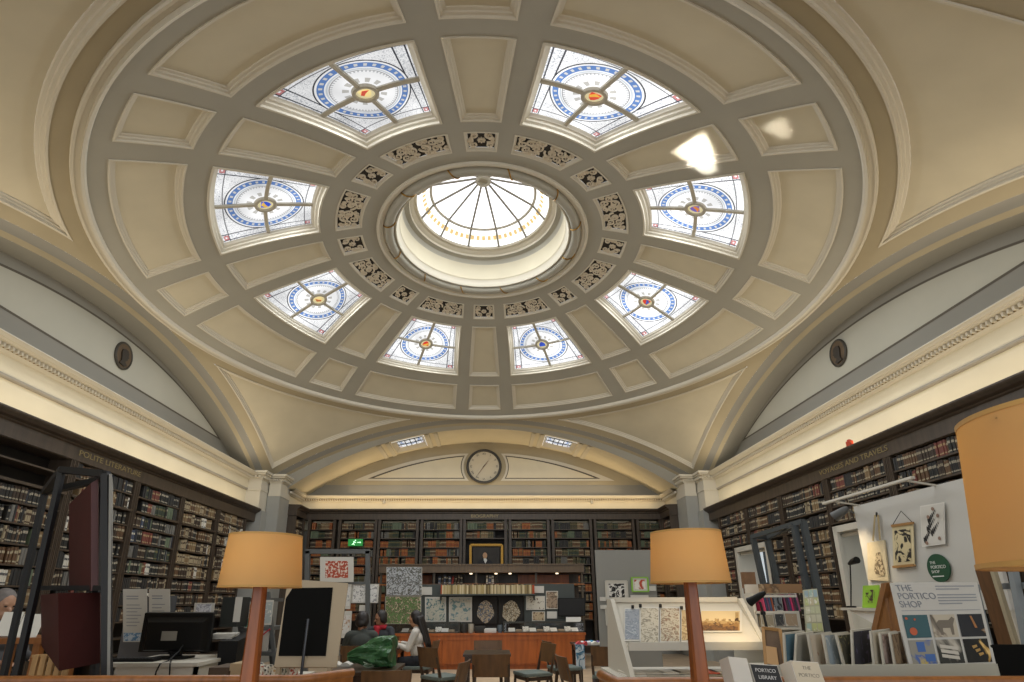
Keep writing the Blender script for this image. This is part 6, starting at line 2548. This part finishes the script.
for i in range(3):
    for j in range(5):
        b = MB()
        b.poly(inset(q, .06 + i * .31, .03 + j * .195, .06 + i * .31 + .26, .03 + j * .195 + .165, .005))
        cc = rc.choice(('c4c6a4', 'a9c0b8', 'd0cdb4', '9fb4bc', 'bfc48c', 'c9bfa0'))
        b.build('card_image', print_mat('gc_' + cc, cc, 'e2e0d2', 14, .55), o)
for k, (r, cc) in enumerate((((745, 572, 757, 588), '7d5b3c'), ((748, 588, 760, 604), '6b4e34'), ((757, 612, 764, 624), '4a4642'))):
    b = MB()
    q = up(*r, 5.6)
    slab(b, q, .06)
    b.build('wood_block', mat('wb_' + cc, cc, .6, var=.25, scale=9), label='%s block standing on the window sill pile, %s from the top' % (('brown bark', 'darker bark', 'grey')[k], ORD[k]), cat='block')
o = thing('plinth', (at(752, 640, 5.65).x, 5.65, 0), label='narrow grey plinth under the bark blocks by the tall window', cat='plinth')
b = MB()
b.bbox((at(747, 640, 5.65).x, 5.58, 0), (at(764, 640, 5.65).x, 5.75, at(755, 624, 5.6).z))
b.build('body', mat('plinth_grey', '77756c', .7), o)
b = MB()
b.bbox((at(747, 640, 5.65).x - .01, 5.57, at(755, 624, 5.6).z - .02), (at(764, 640, 5.65).x + .01, 5.76, at(755, 624, 5.6).z))
b.build('cap', mat('plinth_grey', '77756c', .7), o)
b = MB()
q = up(760, 627, 768, 672, 5.25)
b.bbox((q[3].x, 5.25, 0), (at(774, 640, 5.25).x, 5.45, q[0].z))
b.build('kraft_box', mat('kraft_paper', 'b08c60', .8), label='tall plain brown box between white rack and light wood frame', cat='box')

# leaflets on the desk
zd0 = .866
for k, (x0, y0, x1, Y, cc, lb, txt) in enumerate(((733, 657, 752, 3.0, 'c9c6bc', 'white leaflet block', None), (754, 664, 782, 3.02, '26282a', 'black covered leaflet block printed portico library', ('PORTICO', 'LIBRARY')), (796, 661, 824, 3.02, 'c6bda6', 'cream leaflet block printed the portico', ('THE', 'PORTICO')))):
    z1 = at(x0, y0, Y).z
    xa, xb = at(x0, 680, Y).x, at(x1, 680, Y).x
    o = thing('leaflet_block', ((xa + xb) / 2, Y, zd0), label=lb + ' standing on the near desk', cat='leaflets', group=None)
    q = [Vector((xa, Y + .03, z1)), Vector((xb, Y + .03, z1 - .01)), Vector((xb + .01, Y - .03, zd0 + .025)), Vector((xa + .01, Y - .03, zd0 + .025))]
    b = MB()
    slab(b, q, .12)
    b.build('pages', mat('leaflet_pages', 'cfcbc0', .8), o)
    b = MB()
    b.poly(inset(q, .02, .02, .98, .99, .002))
    b.build('cover', mat('leaflet_' + cc, cc, .7), o)
    if txt:
        b = MB()
        for i, t_ in enumerate(txt):
            t, M = onq(q, t_, .025, .5, .16 + .17 * i, align='CENTER')
            b.merge(t, M)
        b.build('lettering', mat('leaflet_white' if k == 1 else 'leaflet_grey', 'c9c9c6' if k == 1 else '8d877a', .7), o)

# far right: brown board, steel bars, black chair
o = thing('brown_board', (at(990, 660, 4.9).x, 4.9, 0), label='tall brown wooden board beyond the shop sign under the big lamp', cat='board')
p, g = ground(975, 570, 1003, 660, 4.9)
p2, g2 = ground(992, 566, 1020, 656, 4.75)
b = MB()
slab(b, [p, p2, g2, g], .03)
b.build('panel', mat('brown_board_wood', '5d3f22', .6, wood=.2), o)
b = MB()
b.bar(p2, g2, .035, .035)
b.build('edge_post', mat('edge_cream', 'a59a80', .6), o)
o = thing('steel_rail_stand', (at(1010, 660, 4.6).x, 4.6, 0), label='pale grey steel uprights with a cross rail at the far travels side', cat='display frame')
o.name = 'steel_stand'
for a, c, Y in (((1012, 565), (1034, 680), 4.6), ((974, 586), (1000, 690), 5.3)):
    p, g = ground(*a, *c, Y)
    b = MB()
    b.bar(p, g, .05, .05, up=(0, 1, 0))
    b.build('post', mat('pale_steel', '8b9296', .4, .3), o)
b = MB()
b.bar(at(974, 587.5, 5.3), at(1040, 585, 4.4), .05, .05)
b.build('cross_rail', mat('pale_steel', '8b9296', .4, .3), o)
o = thing('office_chair', (at(1021, 660, 3.9).x, 3.9, 0), label='black padded office chair back at the edge beside the shop table', cat='chair')
cx_ = at(1021, 660, 3.9).x
zc_ = at(1014, 646, 3.9).z
b = MB()
b.rbox((cx_, 3.9, zc_ - .2), (.42, .07, .42), .03, M=Matrix.Rotation(-.1, 3, 'X'))
b.build('backrest', BLACKM, o, smooth=40)
b = MB()
b.rbox((cx_, 4.12, .47), (.44, .42, .07), .03)
b.build('seat', BLACKM, o, smooth=40)
b = MB()
b.tube([(cx_, 4.12, .44), (cx_, 4.12, .08)], .03, 12)
b.bar((cx_, 3.88, .7), (cx_, 4.0, .45), .05, .02, up=(1, 0, 0))
b.build('column', BLACK, o)
for i in range(5):
    a = i * 2 * PI / 5 + .3
    b = MB()
    b.bar((cx_, 4.12, .09), (cx_ + .27 * sin(a), 4.12 + .27 * cos(a), .06), .04, .03)
    b.lathe([(0, -.02), (.028, -.015), (.028, .015), (0, .02)], (cx_ + .27 * sin(a), 4.12 + .27 * cos(a), .028), 10)
    b.build('leg', BLACK, o)
# ================================================================== PEOPLE


def capsule(b, p, q, r0, r1, n=14, m=0):
    p, q = Vector(p), Vector(q)
    d = q - p
    L = d.length
    d.normalize()
    pts, rs = [], []
    for t in rng(5, -PI / 2 + .15, 0):
        pts.append(p + d * (r0 * sin(t)))
        rs.append(r0 * cos(t))
    for t in rng(5, 0, PI / 2 - .15):
        pts.append(q + d * (r1 * sin(t)))
        rs.append(r1 * cos(t))
    b.tube(pts, rs, n, m)


def ell(b, c, rx, ry, rz, M=None, n=18):
    M = M or Matrix.Identity(3)
    c = Vector(c)
    g = MB()
    g.lathe([(max(.001, sin(t)), -cos(t)) for t in rng(12, .02, PI - .02)], (0, 0, 0), n)
    V = [c + M @ Vector((p.x * rx, p.y * ry, p.z * rz)) for p in g.v]
    F = list(g.f) + [list(range(n))[::-1], list(range(12 * n, 13 * n))]
    b.add(V, F)


def blob(name, b, m, parent, vox=.012, smooth=4):
    o = b.build(name, m, parent)
    md = o.modifiers.new('remesh', 'REMESH')
    md.mode = 'VOXEL'
    md.voxel_size = vox
    md.use_smooth_shade = True
    if smooth:
        ms = o.modifiers.new('smooth', 'SMOOTH')
        ms.factor = .5
        ms.iterations = smooth
    return o


def figure(loc, face, label, top, bottom, hair_len, head_turn=0., head_nod=0., arms=None, scale=1., top2=None, skin='c09070', shoes='26221f', lap=True, scarf=None, haircol=None):
    """a seated person; local frame: faces +Y, X to the person's right, seat at z .46. arms: for each side (elbow, wrist) in the local frame"""
    rz = Matrix.Rotation(face, 3, 'Z')
    L = Vector(loc)
    T = lambda x, y, z: L + rz @ (Vector((x, y, z)) * scale)
    o = thing('person', L, label=label, cat='person')
    sk = mat('skin_' + skin, skin, .55)
    hd = T(0, .06, 1.13)
    HM = rz @ Matrix.Rotation(head_turn, 3, 'Z') @ Matrix.Rotation(-head_nod, 3, 'X')
    H = lambda x, y, z: hd + HM @ (Vector((x, y, z)) * scale)
    b = MB()
    # body: pelvis, waist, chest, shoulders, neck
    ell(b, T(0, .0, .54), .17 * scale, .12 * scale, .1 * scale, rz)
    ell(b, T(0, .01, .70), .135 * scale, .095 * scale, .14 * scale, rz)
    ell(b, T(0, .02, .86), .155 * scale, .105 * scale, .13 * scale, rz)
    capsule(b, T(-.15, .02, .955), T(.15, .02, .955), .052 * scale, .052 * scale)
    capsule(b, T(0, .03, .96), hd + HM @ Vector((0, -.01, -.09)) * scale, .055 * scale, .05 * scale)
    # head with face
    ell(b, H(0, 0, .02), .075 * scale, .095 * scale, .105 * scale, HM)
    ell(b, H(0, .025, -.05), .055 * scale, .065 * scale, .06 * scale, HM)
    capsule(b, H(0, .088, .0), H(0, .108, -.022), .011 * scale, .014 * scale)
    for s in (-1, 1):
        ell(b, H(s * .075, -.005, -.005), .012 * scale, .02 * scale, .03 * scale, HM)
        ell(b, H(s * .03, .083, .028), .022 * scale, .012 * scale, .008 * scale, HM)
    capsule(b, H(-.02, .082, -.058), H(.02, .082, -.058), .008 * scale, .008 * scale)
    # legs
    for s in (-1, 1):
        hip, kn, an = T(s * .085, .02, .52), T(s * .095, .43, .50), T(s * .095, .40, .08)
        capsule(b, hip, kn, .078 * scale, .055 * scale)
        capsule(b, kn, an, .052 * scale, .036 * scale)
        capsule(b, an + Vector((0, 0, -.03 * scale)), T(s * .10, .56, .035), .035 * scale, .028 * scale)
    # arms and hands
    hands = []
    for s, (el, wr) in zip((-1, 1), arms):
        sh = T(s * .175, .02, .94)
        e, w = T(*el), T(*wr)
        capsule(b, sh, e, .046 * scale, .036 * scale)
        capsule(b, e, w, .036 * scale, .025 * scale)
        d = (w - e).normalized()
        side = d.cross(Vector((0, 0, 1))).normalized()
        pal = w + d * .05 * scale
        ell(b, pal, .036 * scale, .045 * scale, .016 * scale, Matrix((side, d, Vector((0, 0, 1)))).transposed())
        for i, (off, ln) in enumerate(((-.027, .062), (-.009, .075), (.009, .07), (.026, .055))):
            k0 = pal + side * off * scale + d * .035 * scale
            k1 = k0 + d * ln * .55 * scale + Vector((0, 0, -.006 * scale))
            k2 = k1 + d * ln * .45 * scale + Vector((0, 0, -.016 * scale))
            capsule(b, k0, k1, .009 * scale, .0085 * scale, 8)
            capsule(b, k1, k2, .0085 * scale, .007 * scale, 8)
        th0 = pal + side * (s * -.03) * scale - d * .01 * scale
        th1 = th0 + side * (s * -.03) * scale + d * .035 * scale
        capsule(b, th0, th1, .011 * scale, .009 * scale, 8)
        hands.append(pal)
    blob('body', b, sk, o, .0085, 3)
    # top
    b = MB()
    ell(b, T(0, .01, .68), .152 * scale, .112 * scale, .15 * scale, rz)
    ell(b, T(0, .02, .86), .168 * scale, .118 * scale, .135 * scale, rz)
    capsule(b, T(-.155, .02, .955), T(.155, .02, .955), .06 * scale, .06 * scale)
    capsule(b, T(0, .03, .96), T(0, .035, 1.0), .062 * scale, .06 * scale)
    for s, (el, wr) in zip((-1, 1), arms):
        sh, e, w = T(s * .175, .02, .94), T(*el), T(*wr)
        capsule(b, sh, e, .06 * scale, .048 * scale)
        capsule(b, e, e.lerp(w, .8), .047 * scale, .036 * scale)
    blob('top', b, top, o, .011, 3)
    # lower clothes
    b = MB()
    ell(b, T(0, .0, .55), .185 * scale, .135 * scale, .1 * scale, rz)
    for s in (-1, 1):
        hip, kn, an = T(s * .085, .02, .52), T(s * .095, .43, .50), T(s * .095, .40, .12)
        capsule(b, hip, kn, .09 * scale, .066 * scale)
        capsule(b, kn, an, .062 * scale, .05 * scale)
    blob('trousers', b, bottom, o, .011, 3)
    for s in (-1, 1):
        b = MB()
        capsule(b, T(s * .095, .39, .06), T(s * .10, .56, .042), .05 * scale, .04 * scale)
        blob('shoe', b, mat('shoe_' + shoes, shoes, .5), o, .01, 2)
    # hair
    b = MB()
    ell(b, H(0, -.02, .045), .088 * scale, .098 * scale, .1 * scale, HM)
    for s in (-1, 1):
        ell(b, H(s * .068, -.02, .0), .03 * scale, .062 * scale, .075 * scale, HM)
    if hair_len:
        capsule(b, H(0, -.075, .0), H(0, -.115, -hair_len), .07 * scale, .05 * scale)
        for s in (-1, 1):
            capsule(b, H(s * .06, -.06, .0), H(s * .07, -.1, -hair_len * .92), .045 * scale, .03 * scale)
    else:
        ell(b, H(0, -.06, -.03), .07 * scale, .05 * scale, .06 * scale, HM)
    blob('hair', b, haircol or HAIR, o, .01, 2)
    b = MB()
    for s in (-1, 1):
        ell(b, H(s * .03, .085, .01), .013 * scale, .008 * scale, .007 * scale, HM)
    b.build('eyes', mat('eye_dark', '17110d', .2), o)
    if scarf:
        b = MB()
        for t in rng(1):
            capsule(b, T(-.07, .08, 1.0), T(.07, .08, 1.0), .04 * scale, .04 * scale)
            capsule(b, T(-.06, -.02, 1.01), T(.06, -.02, 1.01), .035 * scale, .035 * scale)
            capsule(b, T(.03, .12, .98), T(.05, .15, .74), .045 * scale, .04 * scale)
        blob('scarf', b, scarf, o, .011, 2)
    return o


WBL = mat('blouse_white', 'c4beb4', .85, var=.05, scale=8)
figure((Xp(420, 9.05) - .02, 9.05, 0), 82 * D2, 'seated woman with long dark hair and white blouse, writing at the table', WBL, mat('trousers_dark', '22242a', .85), .42, head_turn=.1, head_nod=.25,
       arms=[((-.23, .10, .72), (-.16, .34, .79)), ((.24, .10, .72), (.14, .36, .79))], skin='b98a68', shoes='3a3836')
figure((Xp(361, 8.25), 8.27, 0), 0.15, 'person with short dark hair in grey green jacket, seen from behind', mat('jacket_grey_green', '3c403c', .85, var=.1), mat('trousers_black', '1c1c1e', .85), 0, head_nod=.2, head_turn=-.5,
       arms=[((-.25, .12, .74), (-.14, .40, .79)), ((.25, .12, .74), (.14, .40, .79))], skin='8d6248')
figure((Xp(381, 9.75), 9.72, 0), PI - .1, 'person with dark hair and red scarf, facing us across the table', mat('jacket_charcoal', '34363a', .85, var=.1), mat('trousers_black', '1c1c1e', .85), 0, head_turn=-.9, head_nod=.15,
       arms=[((-.24, .12, .72), (-.14, .30, .79)), ((.24, .12, .72), (.12, .30, .79))], skin='8f664c', scarf=mat('scarf_red', 'a81f2c', .8))
figure((at(4, 600, 6.1).x - .05, 6.1, 0), -PI / 2 - .3, 'grey haired person behind the oak table with white cards', mat('jersey_grey', '4a4a4c', .85), mat('trousers_black', '1c1c1e', .85), 0, head_nod=.2, scale=1.22,
       arms=[((-.23, .10, .72), (-.16, .34, .70)), ((.24, .10, .72), (.14, .36, .70))], skin='a98268', haircol=mat('grey_hair', '6d6764', .7, var=.2, scale=30))
o = copy_tree(chair)
o.location = (at(4, 600, 6.1).x - .05, 6.1, 0)
o.rotation_euler = (0, 0, -PI / 2 - .3)
tag(o, 'brown wooden chair occupied by the grey haired person', 'chair', 'chairs round the reading room tables')
# ================================================================== LIGHT
wd = bpy.data.worlds.new('world')
SC.world = wd
wd.use_nodes = True
wd.node_tree.nodes['Background'].inputs[0].default_value = (.94, .97, 1.0, 1)
wd.node_tree.nodes['Background'].inputs[1].default_value = 1.55


def area(name, loc, sx, sy, energy, color, rot):
    l = bpy.data.lights.new(name, 'AREA')
    l.shape = 'RECTANGLE'
    l.size, l.size_y = sx, sy
    l.energy = energy
    l.color = color
    o = bpy.data.objects.new(name, l)
    COL.objects.link(o)
    o.location = loc
    o.rotation_euler = rot
    return o


AMB = (1.0, .74, .42)
NEUT = (1.0, .84, .62)
WARM = (1.0, .82, .56)
# strip lights lying on top of the bookcases, washing the cornice
for sx in (-1, 1):
    area('bookcase_strip_light', (sx * 5.68, 7.0, 3.68), .06, 13.0, 28, WARM, (0, math.radians(180 + sx * 15), 0))
    area('cornice_strip_light', (sx * 5.85, 8.5, 4.62), .08, 9.6, 38, NEUT, (0, math.radians(180 - sx * 40), 0))
area('bookcase_strip_light', (0, 15.60, zt + .31), 10.0, .06, 26, AMB, (math.radians(170), 0, 0))
area('cornice_strip_light', (0, 15.8, 4.44), 8.0, .06, 14, AMB, (math.radians(180), 0, 0))

# narrow lamps added at the middle table to make the dome's sun patches
for nm, tx, ty, sz, en in (('added_sun_patch', 706, 152, .6, 4.2), ('added_sun_patch_small', 782, 128, .3, .28)):
    l = bpy.data.lights.new(nm, 'AREA')
    l.shape = 'SQUARE'
    l.size, l.energy, l.color, l.spread = sz, en, (1, .97, .9), math.radians(1.2)
    lo = bpy.data.objects.new(nm, l)
    COL.objects.link(lo)
    lo.location = (0.0, 7.9, .80)
    d_ = ray(tx, ty)
    tg = EYE + d_ * ((7.2 - EYE.z) / d_.z)
    for _ in range(20):
        r_ = math.hypot(tg.x, tg.y - 8.5)
        tg = EYE + d_ * ((zd(r_) + .06 - EYE.z) / d_.z)
    lo.rotation_euler = ((tg - lo.location).to_track_quat('-Z', 'Y').to_matrix() @ Matrix.Rotation(math.radians(35), 3, 'Z')).to_euler()
# daylight falling through the dome lights
for k in range(8):
    c = (22.5 + 45 * k) * D2
    p = dome(3.6, c, .06)
    o = area('dome_daylight', p, 1.0, 1.0, 50, (.93, .97, 1), (0, 0, 0))
    o.rotation_euler = (DC + Vector((0, 0, -3)) - p).to_track_quat('-Z', 'Y').to_euler()
area('lantern_daylight', DC + Vector((0, 0, 8.4)), 1.6, 1.6, 60, (.93, .97, 1), (0, 0, 0))

SC.view_settings.view_transform = 'Standard'
SC.view_settings.look = 'None'
SC.view_settings.exposure = 0.0
SC.view_settings.gamma = 1
SC.view_settings.use_curve_mapping = False
SC.cycles.use_denoising = True
SC.cycles.max_bounces = 8
SC.cycles.diffuse_bounces = 5
